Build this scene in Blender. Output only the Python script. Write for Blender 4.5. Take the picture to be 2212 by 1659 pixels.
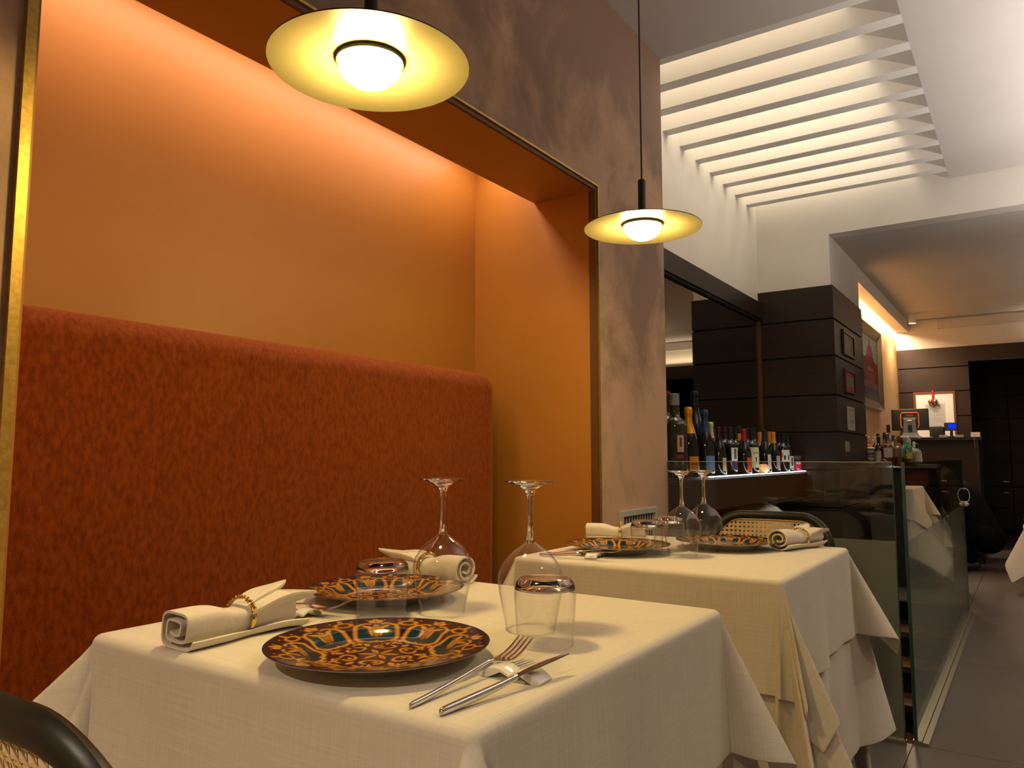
import bpy, bmesh, math, random
import numpy as np
from mathutils import Vector, Matrix
for o in list(bpy.data.objects): bpy.data.objects.remove(o)
S = bpy.context.scene
COL = S.collection
PI = math.pi
rnd = random.Random(7)

# ---------------------------------------------------------------- camera, world, exposure
cam = bpy.data.cameras.new('camera')
cam.sensor_width = 36.0
cam.lens = 26.66
cam.clip_start = 0.02
camo = bpy.data.objects.new('camera', cam)
COL.objects.link(camo)
camo.location = (0, 0, 1.01)
camo.rotation_euler = (math.radians(90 + 5.486), 0, math.radians(34.293))
S.camera = camo
wd = bpy.data.worlds.new('world'); S.world = wd
wd.use_nodes = True
wd.node_tree.nodes['Background'].inputs[0].default_value = (0.9, 0.75, 0.6, 1)
wd.node_tree.nodes['Background'].inputs[1].default_value = 0.0
S.view_settings.view_transform = 'Standard'
S.view_settings.look = 'None'
S.view_settings.exposure = 0.0
S.view_settings.gamma = 1.0
S.view_settings.use_curve_mapping = False
S.cycles.use_denoising = True
S.cycles.max_bounces = 12
S.cycles.transparent_max_bounces = 24
S.cycles.caustics_reflective = False
S.cycles.caustics_refractive = False
S.cycles.sample_clamp_indirect = 4.0

# ---------------------------------------------------------------- light strengths
L_PENDANT = 190.0      # emission of the pendant domes
L_NICHE = 9.0         # LED strip hidden above the niche soffit (W)
L_SKY = 47.0          # lamps inside the skylight shaft (W)
L_COVE = 60.0         # LED strip over the timber wall (W)
L_LINE = 60.0         # unseen uplight added to fill the ceiling (W)
L_SHELF = 9.0         # LED under the bottles
L_SPOT = 30.0         # ceiling spots, all but one unseen added fill (W)

def area(name, loc, size, size_y, rot, watts, col, parent=None, spread=PI):
    l = bpy.data.lights.new(name, 'AREA'); l.shape = 'RECTANGLE'
    l.size = size; l.size_y = size_y; l.energy = watts; l.color = col
    l.spread = spread
    o = bpy.data.objects.new(name, l); COL.objects.link(o)
    o.location = loc; o.rotation_euler = rot
    if parent: o.parent = parent
    return o
# niche LED strip: in the slot behind the soffit board, grazing down the back wall
area('niche_led', (-1.70, 1.495, 2.23), 0.10, 1.85, (0, 0, 0), L_NICHE, (1.0, 0.70, 0.60))
# skylight shaft: diffuse lamps above the beams
area('skylight_lamp', (-1.02, 4.25, 3.90), 0.85, 2.6, (0, 0, 0), L_SKY, (1.0, 0.86, 0.66))
# cove LED above the timber wall
area('cove_led', (-1.195, 8.17, 2.436), 0.025, 3.0, (0, math.radians(14), 0), L_COVE, (1.0, 0.72, 0.46))

# unseen uplights added as ceiling fill (fixtures built below)
area('fill_uplight_beam', (.70, 3.7, 2.062), 0.09, 3.6, (math.radians(180), 0, 0), L_LINE, (1.0, 0.91, 0.83))
area('fill_uplight_beam', (1.0, 7.6, 2.062), 0.09, 2.4, (math.radians(180), 0, 0), 14.0, (1.0, 0.88, 0.78))

# ---------------------------------------------------------------- materials
def lin(h):
    h = h.lstrip('#'); r = []
    for i in (0, 2, 4):
        c = int(h[i:i+2], 16) / 255
        r.append(c / 12.92 if c <= 0.04045 else ((c + 0.055) / 1.055) ** 2.4)
    return tuple(r) + (1,)
def col(c): return lin(c) if isinstance(c, str) else tuple(c) + ((1,) if len(c) == 3 else ())
MATS = {}
def mat(name, c, rough=0.5, metal=0.0, c2=None, scale=8.0, detail=3.0, stretch=(1, 1, 1), bump=0.0, bscale=None,
        spec=0.5, sheen=0.0, coat=0.0, emit=None, es=0.0, coord='Object', lo=0.35, hi=0.65, bstretch=None, trans=0.0, ior=1.45, bdist=0.002, sheen_tint=None):
    if name in MATS: return MATS[name]
    m = bpy.data.materials.new(name); m.use_nodes = True
    nt = m.node_tree; N = nt.nodes; Lk = nt.links
    b = N['Principled BSDF']
    b.inputs['Base Color'].default_value = col(c)
    b.inputs['Roughness'].default_value = rough
    b.inputs['Metallic'].default_value = metal
    b.inputs['Specular IOR Level'].default_value = spec
    b.inputs['IOR'].default_value = ior
    b.inputs['Transmission Weight'].default_value = trans
    b.inputs['Coat Weight'].default_value = coat
    b.inputs['Coat Roughness'].default_value = 0.05
    b.inputs['Sheen Weight'].default_value = sheen
    if sheen_tint: b.inputs['Sheen Tint'].default_value = col(sheen_tint)
    if emit is not None:
        b.inputs['Emission Color'].default_value = col(emit); b.inputs['Emission Strength'].default_value = es
    if c2 is not None or bump:
        tc = N.new('ShaderNodeTexCoord')
        def noise(sc, st):
            mp = N.new('ShaderNodeMapping'); mp.inputs['Scale'].default_value = st
            Lk.new(tc.outputs[coord], mp.inputs['Vector'])
            n = N.new('ShaderNodeTexNoise'); n.inputs['Scale'].default_value = sc; n.inputs['Detail'].default_value = detail
            Lk.new(mp.outputs[0], n.inputs['Vector']); return n
        if c2 is not None:
            n = noise(scale, stretch)
            r = N.new('ShaderNodeValToRGB')
            r.color_ramp.elements[0].position = lo; r.color_ramp.elements[1].position = hi
            r.color_ramp.elements[0].color = col(c); r.color_ramp.elements[1].color = col(c2)
            Lk.new(n.outputs['Fac'], r.inputs[0]); Lk.new(r.outputs[0], b.inputs['Base Color'])
        if bump:
            n2 = noise(bscale or scale, bstretch or stretch)
            bp = N.new('ShaderNodeBump'); bp.inputs['Strength'].default_value = bump; bp.inputs['Distance'].default_value = bdist
            Lk.new(n2.outputs['Fac'], bp.inputs['Height']); Lk.new(bp.outputs[0], b.inputs['Normal'])
    MATS[name] = m
    return m
def glow(name, c, s):
    m = bpy.data.materials.new(name); m.use_nodes = True; nt = m.node_tree
    nt.nodes.remove(nt.nodes['Principled BSDF'])
    e = nt.nodes.new('ShaderNodeEmission'); e.inputs[0].default_value = col(c); e.inputs[1].default_value = s
    nt.links.new(e.outputs[0], nt.nodes['Material Output'].inputs[0]); MATS[name] = m
    return m
def thin_glass(name, tint=(1, 1, 1), refl=1.0, haze=None, hz=0.0, rough=0.0, ior=1.5):
    """thin-walled glass: Fresnel mix of clear pass-through and mirror reflection, optional frosted film"""
    m = bpy.data.materials.new(name); m.use_nodes = True; nt = m.node_tree; N = nt.nodes; Lk = nt.links
    N.remove(N['Principled BSDF'])
    t = N.new('ShaderNodeBsdfTransparent'); t.inputs[0].default_value = col(tint)
    src = t
    if haze is not None:
        d = N.new('ShaderNodeBsdfDiffuse'); d.inputs[0].default_value = col(haze)
        mx = N.new('ShaderNodeMixShader'); mx.inputs[0].default_value = hz
        Lk.new(t.outputs[0], mx.inputs[1]); Lk.new(d.outputs[0], mx.inputs[2]); src = mx
    g = N.new('ShaderNodeBsdfGlossy'); g.inputs['Roughness'].default_value = rough
    f = N.new('ShaderNodeLayerWeight'); f.inputs['Blend'].default_value = 0.5      # Schlick Fresnel, the same from both sides
    pw = N.new('ShaderNodeMath'); pw.operation = 'POWER'; pw.inputs[1].default_value = 5.0
    Lk.new(f.outputs['Facing'], pw.inputs[0])
    mu = N.new('ShaderNodeMath'); mu.operation = 'MULTIPLY_ADD'; mu.inputs[1].default_value = 0.95 * refl; mu.inputs[2].default_value = 0.045 * refl
    Lk.new(pw.outputs[0], mu.inputs[0])
    m2 = N.new('ShaderNodeMixShader')
    Lk.new(mu.outputs[0], m2.inputs[0]); Lk.new(src.outputs[0], m2.inputs[1]); Lk.new(g.outputs[0], m2.inputs[2])
    Lk.new(m2.outputs[0], N['Material Output'].inputs[0]); MATS[name] = m
    return m

M_white = mat('white_plaster', (0.74, 0.70, 0.64), 0.85, c2=(0.70, 0.665, 0.605), scale=3, bump=0.06, bscale=90)
M_beam = mat('beam_plaster', (0.78, 0.75, 0.70), 0.8)
M_ceil = mat('ceiling_paint', (0.58, 0.545, 0.51), 0.9, c2=(0.55, 0.515, 0.48), scale=2)
M_wood = mat('wenge_veneer', (0.0145, 0.0072, 0.0042), 0.40, c2=(0.025, 0.0128, 0.0078), scale=14, stretch=(0.5, 0.5, 9), detail=5, spec=0.4, bump=0.05)
M_woodx = mat('wenge_shadow_gap', (0.006, 0.004, 0.003), 0.8)
M_mirror = mat('smoked_mirror', (0.36, 0.31, 0.24), 0.02, 1.0)
M_niche = mat('bronze_paint', (0.50, 0.222, 0.031), 0.42, c2=(0.465, 0.205, 0.028), scale=2.5, bump=0.05, bscale=60, spec=0.45)
M_gold = mat('brushed_gold_trim', (0.62, 0.40, 0.10), 0.42, 0.8, c2=(0.50, 0.30, 0.06), scale=120)
M_trimd = mat('bronze_trim', (0.16, 0.075, 0.02), 0.5, 0.3)
M_suede = mat('rust_chenille', (0.155, 0.024, 0.0022), 0.9, c2=(0.30, 0.062, 0.007), scale=95, detail=14, lo=0.30, hi=0.72, stretch=(1, 1, 0.5), bump=0.8, bscale=380, bdist=0.003, sheen=0.5, spec=0.15, sheen_tint=(1, .45, .15))
M_floor = mat('concrete_tile', (0.085, 0.070, 0.060), 0.42, c2=(0.115, 0.096, 0.083), scale=1.6, detail=9, stretch=(1, .6, 1), bump=0.03, bscale=40)
M_grout = mat('floor_joint', (0.035, 0.03, 0.026), 0.8)
M_black = mat('black_lacquer', (0.012, 0.011, 0.010), 0.32)
M_matblk = mat('matt_black', (0.014, 0.014, 0.013), 0.55)
M_chair = mat('black_olive_lacquer', (0.012, 0.0118, 0.007), 0.40, spec=0.4)
M_cane = mat('woven_cane', (0.70, 0.49, 0.21), 0.5, c2=(0.80, 0.60, 0.30), scale=60)
M_steel = mat('polished_steel', (0.80, 0.78, 0.75), 0.09, 1.0)
M_alu = mat('satin_aluminium', (0.55, 0.50, 0.44), 0.35, 1.0)
M_porc = mat('white_porcelain', (0.80, 0.77, 0.70), 0.12, coat=0.3)
M_ring = mat('gold_ring', (0.83, 0.58, 0.12), 0.16, 1.0)
M_lampt = mat('lamp_black', (0.016, 0.015, 0.012), 0.45)
M_lampy = mat('lamp_yellow_enamel', (0.36, 0.315, 0.15), 0.34, 0.1, coat=0.35)
M_bulb = glow('opal_diffuser', (1.0, 0.71, 0.25), L_PENDANT)
M_glass = thin_glass('table_glass', (0.99, 0.99, 0.985), 0.85)
M_gsol = mat('solid_glass', (1, 1, 1), 0.0, trans=1.0, ior=1.48)
M_rail = thin_glass('rail_glass_clear', (0.84, 0.87, 0.85), 1.0)
M_frost = thin_glass('rail_glass_frosted', (0.56, 0.62, 0.59), 0.55, haze=(0.36, 0.38, 0.32), hz=0.48, rough=0.08)
M_frost2 = thin_glass('rail_glass_lightly_frosted', (0.66, 0.72, 0.68), 0.5, haze=(0.36, 0.38, 0.32), hz=0.22, rough=0.06)
M_gedge = mat('glass_edge_green', (0.02, 0.072, 0.054), 0.15, coat=0.4)
M_napk = mat('napkin_linen', (0.70, 0.63, 0.52), 0.9, c2=(0.76, 0.69, 0.57), scale=320, detail=2, bump=0.12, bscale=420, sheen=0.15)
M_timb = mat('light_oak_veneer', (0.58, 0.34, 0.14), 0.5, c2=(0.68, 0.43, 0.20), scale=5, stretch=(3, 3, .35), detail=6)
M_walnut = mat('walnut_tread', (0.15, 0.052, 0.017), 0.4, c2=(0.09, 0.03, 0.012), scale=7, stretch=(1, 8, 1))
M_paper = mat('white_paper', (0.78, 0.76, 0.72), 0.8)

def cloth_mat():
    m = bpy.data.materials.new('ivory_tablecloth'); m.use_nodes = True; nt = m.node_tree; N = nt.nodes; Lk = nt.links
    b = N['Principled BSDF']; b.inputs['Roughness'].default_value = 0.92; b.inputs['Sheen Weight'].default_value = 0.12
    b.inputs['Specular IOR Level'].default_value = 0.15
    uv = N.new('ShaderNodeUVMap')
    def nz(scale, st):
        mp = N.new('ShaderNodeMapping'); mp.inputs['Scale'].default_value = st
        Lk.new(uv.outputs[0], mp.inputs[0])
        n = N.new('ShaderNodeTexNoise'); n.inputs['Scale'].default_value = scale; n.inputs['Detail'].default_value = 3
        Lk.new(mp.outputs[0], n.inputs['Vector']); return n
    a = nz(1, (6, 260, 1)); c = nz(1, (420, 14, 1))
    ad = N.new('ShaderNodeMath'); ad.operation = 'ADD'
    Lk.new(a.outputs['Fac'], ad.inputs[0]); Lk.new(c.outputs['Fac'], ad.inputs[1])
    r = N.new('ShaderNodeValToRGB'); r.color_ramp.elements[0].position = 0.36; r.color_ramp.elements[1].position = 0.64
    r.color_ramp.elements[0].color = (0.645, 0.587, 0.478, 1); r.color_ramp.elements[1].color = (0.725, 0.665, 0.55, 1)
    hf = N.new('ShaderNodeMath'); hf.operation = 'MULTIPLY'; hf.inputs[1].default_value = 0.5
    Lk.new(ad.outputs[0], hf.inputs[0]); Lk.new(hf.outputs[0], r.inputs[0]); Lk.new(r.outputs[0], b.inputs['Base Color'])
    bp = N.new('ShaderNodeBump'); bp.inputs['Strength'].default_value = 0.22; bp.inputs['Distance'].default_value = 0.001
    Lk.new(hf.outputs[0], bp.inputs['Height']); Lk.new(bp.outputs[0], b.inputs['Normal'])
    return m
M_cloth = cloth_mat()

def taupe_mat():
    """lime-washed taupe wall with darker cloudy patches"""
    m = bpy.data.materials.new('taupe_limewash'); m.use_nodes = True; nt = m.node_tree; N = nt.nodes; Lk = nt.links
    b = N['Principled BSDF']; b.inputs['Roughness'].default_value = 0.62; b.inputs['Specular IOR Level'].default_value = 0.3
    tc = N.new('ShaderNodeTexCoord')
    mp = N.new('ShaderNodeMapping'); mp.inputs['Scale'].default_value = (1, 1.15, 1.0); Lk.new(tc.outputs['Object'], mp.inputs[0])
    n = N.new('ShaderNodeTexNoise'); n.inputs['Scale'].default_value = 2.1; n.inputs['Detail'].default_value = 9; n.inputs['Roughness'].default_value = 0.62; n.inputs['Distortion'].default_value = 0.35
    Lk.new(mp.outputs[0], n.inputs['Vector'])
    r = N.new('ShaderNodeValToRGB'); r.color_ramp.elements[0].position = 0.40; r.color_ramp.elements[1].position = 0.58
    r.color_ramp.elements[0].color = (0.33, 0.205, 0.145, 1); r.color_ramp.elements[1].color = (0.66, 0.42, 0.27, 1)
    sp = N.new('ShaderNodeSeparateXYZ'); Lk.new(tc.outputs['Object'], sp.inputs[0])          # stains weighted upward, so the upper wall's dimmer light is painted in
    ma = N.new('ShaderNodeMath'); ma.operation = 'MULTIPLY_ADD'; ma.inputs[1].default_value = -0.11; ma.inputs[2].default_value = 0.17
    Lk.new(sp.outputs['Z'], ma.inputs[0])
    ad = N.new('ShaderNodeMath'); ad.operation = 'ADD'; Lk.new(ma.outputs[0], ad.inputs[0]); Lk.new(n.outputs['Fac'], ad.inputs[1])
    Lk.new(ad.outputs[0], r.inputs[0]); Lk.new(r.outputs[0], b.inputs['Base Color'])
    n2 = N.new('ShaderNodeTexNoise'); n2.inputs['Scale'].default_value = 160; Lk.new(tc.outputs['Object'], n2.inputs['Vector'])
    bp = N.new('ShaderNodeBump'); bp.inputs['Strength'].default_value = 0.15; bp.inputs['Distance'].default_value = 0.001
    Lk.new(n2.outputs['Fac'], bp.inputs['Height']); Lk.new(bp.outputs[0], b.inputs['Normal'])
    return m
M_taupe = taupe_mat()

# ---------------------------------------------------------------- mesh helpers
class MB:
    def __init__(s): s.v = []; s.f = []
    def add(s, v, f):
        k = len(s.v); s.v += [tuple(p) for p in v]; s.f += [tuple(i + k for i in q) for q in f]; return s
    def box(s, x0, x1, y0, y1, z0, z1):
        if x0 > x1: x0, x1 = x1, x0
        if y0 > y1: y0, y1 = y1, y0
        if z0 > z1: z0, z1 = z1, z0
        return s.add([(x0,y0,z0),(x1,y0,z0),(x1,y1,z0),(x0,y1,z0),(x0,y0,z1),(x1,y0,z1),(x1,y1,z1),(x0,y1,z1)],
                     [(0,3,2,1),(4,5,6,7),(0,1,5,4),(1,2,6,5),(2,3,7,6),(3,0,4,7)])
    def lathe(s, prof, n=32, c=(0, 0, 0), capa=True, capb=True):
        v = []; f = []; m = len(prof)
        for i in range(n):
            a = 2 * PI * i / n
            for r, z in prof: v.append((c[0] + r * math.cos(a), c[1] + r * math.sin(a), c[2] + z))
        for i in range(n):
            j = (i + 1) % n
            for k in range(m - 1): f.append((i*m+k, j*m+k, j*m+k+1, i*m+k+1))
        if capa and prof[0][0] > 1e-5: f.append(tuple(i*m for i in range(n))[::-1])
        if capb and prof[-1][0] > 1e-5: f.append(tuple(i*m+m-1 for i in range(n)))
        return s.add(v, f)
    def tube(s, pts, rad, n=10, closed=False, flat=1.0, up=None, cap=True):
        P = [Vector(p) for p in pts]; m = len(P)
        R = rad if isinstance(rad, (list, tuple)) else [rad] * m
        v = []; f = []; u = None
        for i in range(m):
            if closed: t = P[(i+1) % m] - P[i-1]
            else: t = P[min(i+1, m-1)] - P[max(i-1, 0)]
            t.normalize()
            if up is not None: u = Vector(up) - t * Vector(up).dot(t)
            elif u is None:
                u = Vector((0, 0, 1)) if abs(t.z) < 0.9 else Vector((1, 0, 0)); u = u - t * u.dot(t)
            else: u = u - t * u.dot(t)
            u.normalize(); w = t.cross(u)
            for k in range(n):
                a = 2 * PI * k / n
                v.append(P[i] + u * (R[i] * math.cos(a)) + w * (R[i] * flat * math.sin(a)))
        for i in range(m if closed else m - 1):
            j = (i + 1) % m
            for k in range(n): f.append((i*n+k, i*n+(k+1) % n, j*n+(k+1) % n, j*n+k))
        if cap and not closed:
            f.append(tuple(range(n))[::-1]); f.append(tuple(range((m-1)*n, m*n)))
        return s.add(v, f)
    def prism(s, poly, axis, a, b):
        """poly of 2D points extruded along axis (0,1,2) from a to b"""
        n = len(poly); v = []
        for h in (a, b):
            for p in poly:
                q = [0, 0, 0]; o = [i for i in range(3) if i != axis]; q[axis] = h; q[o[0]] = p[0]; q[o[1]] = p[1]; v.append(tuple(q))
        f = [tuple(range(n))[::-1], tuple(range(n, 2*n))] + [(i, (i+1) % n, n+(i+1) % n, n+i) for i in range(n)]
        return s.add(v, f)
    def grid(s, P, closed_u=False):
        nu, nv = len(P), len(P[0]); v = [p for row in P for p in row]; f = []
        for i in range(nu if closed_u else nu - 1):
            j = (i + 1) % nu
            for k in range(nv - 1): f.append((i*nv+k, j*nv+k, j*nv+k+1, i*nv+k+1))
        return s.add(v, f)
    def mesh(s, name, m=None, smooth=True, bevel=0, seg=2, fix=True):
        me = bpy.data.meshes.new(name); me.from_pydata(s.v, [], s.f)
        if fix or bevel:
            bm = bmesh.new(); bm.from_mesh(me)
            if fix: bmesh.ops.recalc_face_normals(bm, faces=bm.faces[:])
            if bevel: bmesh.ops.bevel(bm, geom=bm.edges[:], offset=bevel, segments=seg, affect='EDGES', profile=0.5, clamp_overlap=True)
            bm.to_mesh(me); bm.free()
        me.update()
        if m: me.materials.append(m)
        if smooth:
            me.shade_smooth()
            me.set_sharp_from_angle(angle=math.radians(38))
        return me
    def obj(s, name, m=None, parent=None, loc=None, **kw):
        me = s.mesh(name, m, **kw); return put(name, me, parent, loc)
def put(name, me, parent=None, loc=None, rot=None):
    o = bpy.data.objects.new(name, me); COL.objects.link(o)
    if parent: o.parent = parent
    if loc: o.location = loc
    if rot: o.rotation_euler = rot
    return o
def tag(o, label, cat, group=None, kind=None):
    o['label'] = label; o['category'] = cat
    if group: o['group'] = group
    if kind: o['kind'] = kind
    return o
def thing(name, label, cat, loc=(0, 0, 0), rz=0, group=None):
    o = bpy.data.objects.new(name, None); COL.objects.link(o); o.empty_display_size = 0.05
    o.location = loc; o.rotation_euler = (0, 0, rz)
    return tag(o, label, cat, group)
def struct(name, mb, m, smooth=False, **kw):
    o = mb.obj(name, m, smooth=smooth, **kw); o['kind'] = 'structure'; return o
def dup(o, loc, rz=None, label=None, group=None, parent=None):
    c = o.copy(); COL.objects.link(c)
    if parent: c.parent = parent
    else:
        c.location = loc
        if rz is not None: c.rotation_euler = (0, 0, rz)
        if label: c['label'] = label
        if group: c['group'] = group
    for ch in list(o.children): dup(ch, None, parent=c)
    return c
def bx(*a): return MB().box(*a)
# ================================================================ ROOM SHELL
ZC, ZL = 2.815, 2.57
NX, NY0, NY1, NZ, NB = -1.3, 0.53, 2.46, 2.013, -1.855      # niche: wall plane, jambs, head, back
w = MB()
w.box(-2.0, NX, NY1, 3.1, 0, ZC); w.box(-1.564, NX, NY0, NY1, NZ, ZC); w.box(-2.0, NX, -2.6, NY0, 0, ZC)
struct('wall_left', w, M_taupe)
struct('wall_niche_back', bx(NB - .03, NB, NY0, NY1, 0, 2.45), M_niche)
struct('wall_niche_right', bx(NB, NX - .004, NY1 - .01, NY1, 0, 2.45), M_niche)
struct('wall_niche_left', bx(NB, NX - .004, NY0, NY0 + .01, 0, 2.45), M_niche)
struct('ceiling_niche', MB().box(-1.564, NX - .004, NY0 + .01, NY1 - .01, 2.003, NZ).box(NB, -1.564, NY0, NY1, 2.45, 2.48), M_niche)
struct('trim_1', MB().box(NX - .002, NX + .012, NY0 - .016, NY0, 0, NZ + .012).box(NX - .002, NX + .012, NY0, NY1 + .006, NZ + .005, NZ + .012)
       .box(NX - .002, NX + .012, NY1, NY1 + .006, 0, NZ + .005), M_gold)
struct('trim_2', MB().box(NX - .022, NX + .006, NY1 - .012, NY1, 0, NZ).box(NX - .022, NX + .006, NY0, NY1 - .012, NZ - .009, NZ + .005), M_trimd)

# ceilings and skylight
struct('ceiling', MB().box(-2.0, 3.2, -2.6, 3.11, ZC, ZC + .1).box(-.345, 3.2, 3.11, 5.56, ZC, ZC + .1), M_ceil)
sk = struct('ceiling_skylight', MB().prism([(-.345, ZC), (-.55, ZC + .105), (-.55, ZC + .35), (-.345, ZC + .35)], 1, 3.11, 5.56)
       .box(-1.6, -.345, 3.08, 3.11, ZC + .1, 4.0).box(-.55, -.52, 3.11, 5.56, ZC + .35, 4.0).box(-1.7, -.7, 3.08, 5.6, 4.0, 4.03), M_beam)
be = bx(-1.6, -.345, 0, .075, ZC, ZC + .17).mesh('beam', M_beam, smooth=False)
for i in range(9):
    put('beam', be, sk, (0, 3.332 + .2505 * i, 0))
bx(-1.6, -.345, 3.11, 3.157, ZC, ZC + .17).obj('beam', M_beam, sk, smooth=False)
# white wall over the mirror, pillar core, downstand
struct('wall_mirror_side', MB().box(-1.7, -1.6, 3.1, 6.64, 2.0, 4.0).box(-1.7, -1.6, 5.56, 6.64, -.1, 2.0), M_white)
struct('wall_mirror_base', bx(-1.7, -1.602, 3.1, 5.56, -1.7, 2.0), M_wood)
pl = struct('wall_pillar', MB().box(-1.6, -1.097, 5.562, 6.64, 0, 4.0), M_white)
zj = [2.206, 1.962, 1.703, 1.430, 1.175, .915, .655, .395, .135]
for a, b in zip(zj[:-1], zj[1:]):
    bx(-1.598, -1.087, 5.548, 5.562, b + .012, a).obj('panel', M_wood, pl, smooth=False, bevel=.0015, seg=1)
    bx(-1.097, -1.083, 5.55, 6.645, b + .012, a).obj('panel', M_wood, pl, smooth=False, bevel=.0015, seg=1)
bx(-1.599, -1.095, 5.558, 6.642, 0, 2.2).obj('panel_backing', M_woodx, pl, smooth=False)
struct('wall_downstand', bx(-1.097, 3.2, 5.562, 5.70, ZL, ZC + .1), M_white)
struct('ceiling_lower', MB().box(-1.1, 3.2, 5.70, 9.7, ZL, ZL + .1).box(-1.3, -1.1, 6.64, 9.7, ZL, ZL + .1).box(-.8, 2.0, 9.7, 12.3, 2.45, 2.55), M_ceil)
struct('trim_3', bx(-1.225, -1.10, 6.64, 9.7, 2.44, ZL), M_white)          # cove pelmet
struct('wall_timber', bx(-1.3, -1.225, 6.64, 9.7, 0, ZL), M_timb)
# back wall with recess
bw = struct('wall_back', MB().box(-1.3, -.54, 9.722, 9.9, 0, ZL).box(-.54, 3.2, 9.722, 9.9, 2.08, ZL).box(1.2, 3.2, 9.722, 9.9, 0, 2.08), M_white)
zb = [2.232, 2.006, 1.732, 1.455, 1.185, .915, .645, .375, .105]
for a, b in zip(zb[:-1], zb[1:]):
    bx(-1.225, -.52, 9.70, 9.722, b + .012, a).obj('panel', M_wood, bw, smooth=False, bevel=.0015, seg=1)
bx(-.52, 3.2, 9.70, 9.722, 2.07, 2.232).obj('lintel_panel', M_wood, bw, smooth=False)
bx(-1.225, -.53, 9.712, 9.723, 0, 2.22).obj('panel_backing', M_woodx, bw, smooth=False)
struct('wall_recess', MB().box(-.84, -.78, 9.9, 12.3, 0, 2.45).box(1.5, 1.56, 9.9, 12.3, 0, 2.45).box(-.84, 1.56, 12.3, 12.4, 0, 2.5), M_wood)
# rest of the room out of frame
struct('wall_right', bx(3.2, 3.3, -2.6, 9.9, 0, 3), M_white)
struct('wall_near', bx(-2.0, 3.3, -2.7, -2.6, 0, 3), M_white)
area('lintel_led', (1.0, 9.66, 2.262), .03, 1.7, (math.radians(180), 0, PI / 2), 5.0, (1.0, .84, .60), bw)
for (x, y, L, zc, lb) in ((.70, 3.7, 1.82, ZC, 'long slim unseen uplight added as ceiling fill over the walkway'), (1.0, 7.6, 1.22, ZL, 'shorter slim unseen uplight added as fill under the lower ceiling')):
    t = thing('fill_uplight', lb, 'lamp', (x, y, 2.0))  # invented fixture out of view, there to brighten the ceiling
    MB().box(-.05, .05, -L, L, 0, .05).box(-.05, -.045, -L, L, .05, .068).box(.045, .05, -L, L, .05, .068).obj('profile', M_white, t, smooth=False)
    for k in (-1, 1): MB().tube([(0, k * L * .7, .05), (0, k * L * .7, zc - 2.0)], .0015, 6).obj('wire', M_alu, t)
# floor: large concrete tiles with a stairwell left open
fl = struct('floor', MB().box(-2, -1.15, -2.6, 12.3, -.14, -.012).box(-.40, 3.2, -2.6, 12.3, -.14, -.012).box(-1.15, -.40, -2.6, 3.1, -.14, -.012).box(-1.15, -.40, 6.12, 12.3, -.14, -.012), M_grout)
ys = [-2.26 + 1.34 * k for k in range(12)]; xs = [-2.8 + 1.2 * k for k in range(6)]
for i in range(5):
    for j in range(11):
        x0, x1, y0, y1 = max(xs[i], -2), xs[i+1], ys[j], min(ys[j+1], 12.3)
        if i == 1 and 3.0 < y0 < 5.7: x1 = -1.15
        if i == 1 and 5.7 < y0 < 5.9: y0 = 6.12
        bx(x0 + .0015, x1 - .0015, y0 + .0015, y1 - .0015, -.012, 0).obj('floor_tile', M_floor, fl, smooth=False)
struct('wall_stairwell', MB().box(-1.18, -1.15, 3.1, 6.12, -1.9, -.012).box(-.40, -.37, 3.1, 6.12, -1.9, -.012).box(-1.15, -.40, 3.07, 3.1, -1.9, -.012)
       .box(-1.15, -.40, 6.12, 6.15, -1.9, -.012).box(-1.2, -.35, 3.0, 6.2, -1.95, -1.9), M_black)
st = thing('staircase', 'walnut staircase descending behind the glass balustrade with open black risers', 'staircase', (-.78, 6.12, 0))
for k in range(9):
    z = -.17 * k
    MB().box(-.37, .378, -.25 * k - .0, -.25 * k + .27 if k else .0 + .27, z - .045, z if k else -.013).obj('tread', M_walnut, st, bevel=.004)
    if k: MB().box(-.37, .378, -.25 * k + .262, -.25 * k + .27, z, z + .125).obj('riser', M_black, st, smooth=False)
    MB().box(-.37, .378, -.25 * k - .003, -.25 * k, z - .012, z - .004).obj('nosing_strip', M_alu, st, smooth=False)

# ================================================================ MIRROR, SHELF
mt = thing('wall_mirror', 'large smoked mirror in dark wood frame on the wall behind the wine bottles', 'mirror', (-1.6, 3.1, .92))
MB().box(.0, .004, .01, 2.42, 0, 1.075).obj('mirror_pane', M_mirror, mt, smooth=False)
MB().box(.0, .032, 0, 2.447, 1.088, 1.206).obj('frame_header', M_wood, mt, smooth=False)
MB().box(.0, .022, 0, 2.447, 1.070, 1.088).obj('frame_bead', M_woodx, mt, smooth=False)
MB().box(.0, .018, 2.405, 2.445, 0, 1.07).obj('frame_stile', mat('brown_stile', (.09, .045, .025), .45), mt, smooth=False)
ds = thing('display_shelf', 'dark wood wine shelf with glowing white top under the bottles', 'shelf', (-1.6, 3.1, .75))
MB().box(.0, .30, .0, 2.445, 0, .15).obj('fascia', M_wood, ds, smooth=False)
MB().box(.002, .262, .002, 2.44, .15, .163).obj('top_board', M_black, ds, smooth=False)
MB().box(.282, .298, .55, 2.44, .1595, .1635).obj('light_panel', glow('shelf_light', (.86, .95, 1.0), L_SHELF), ds, smooth=False)

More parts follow.
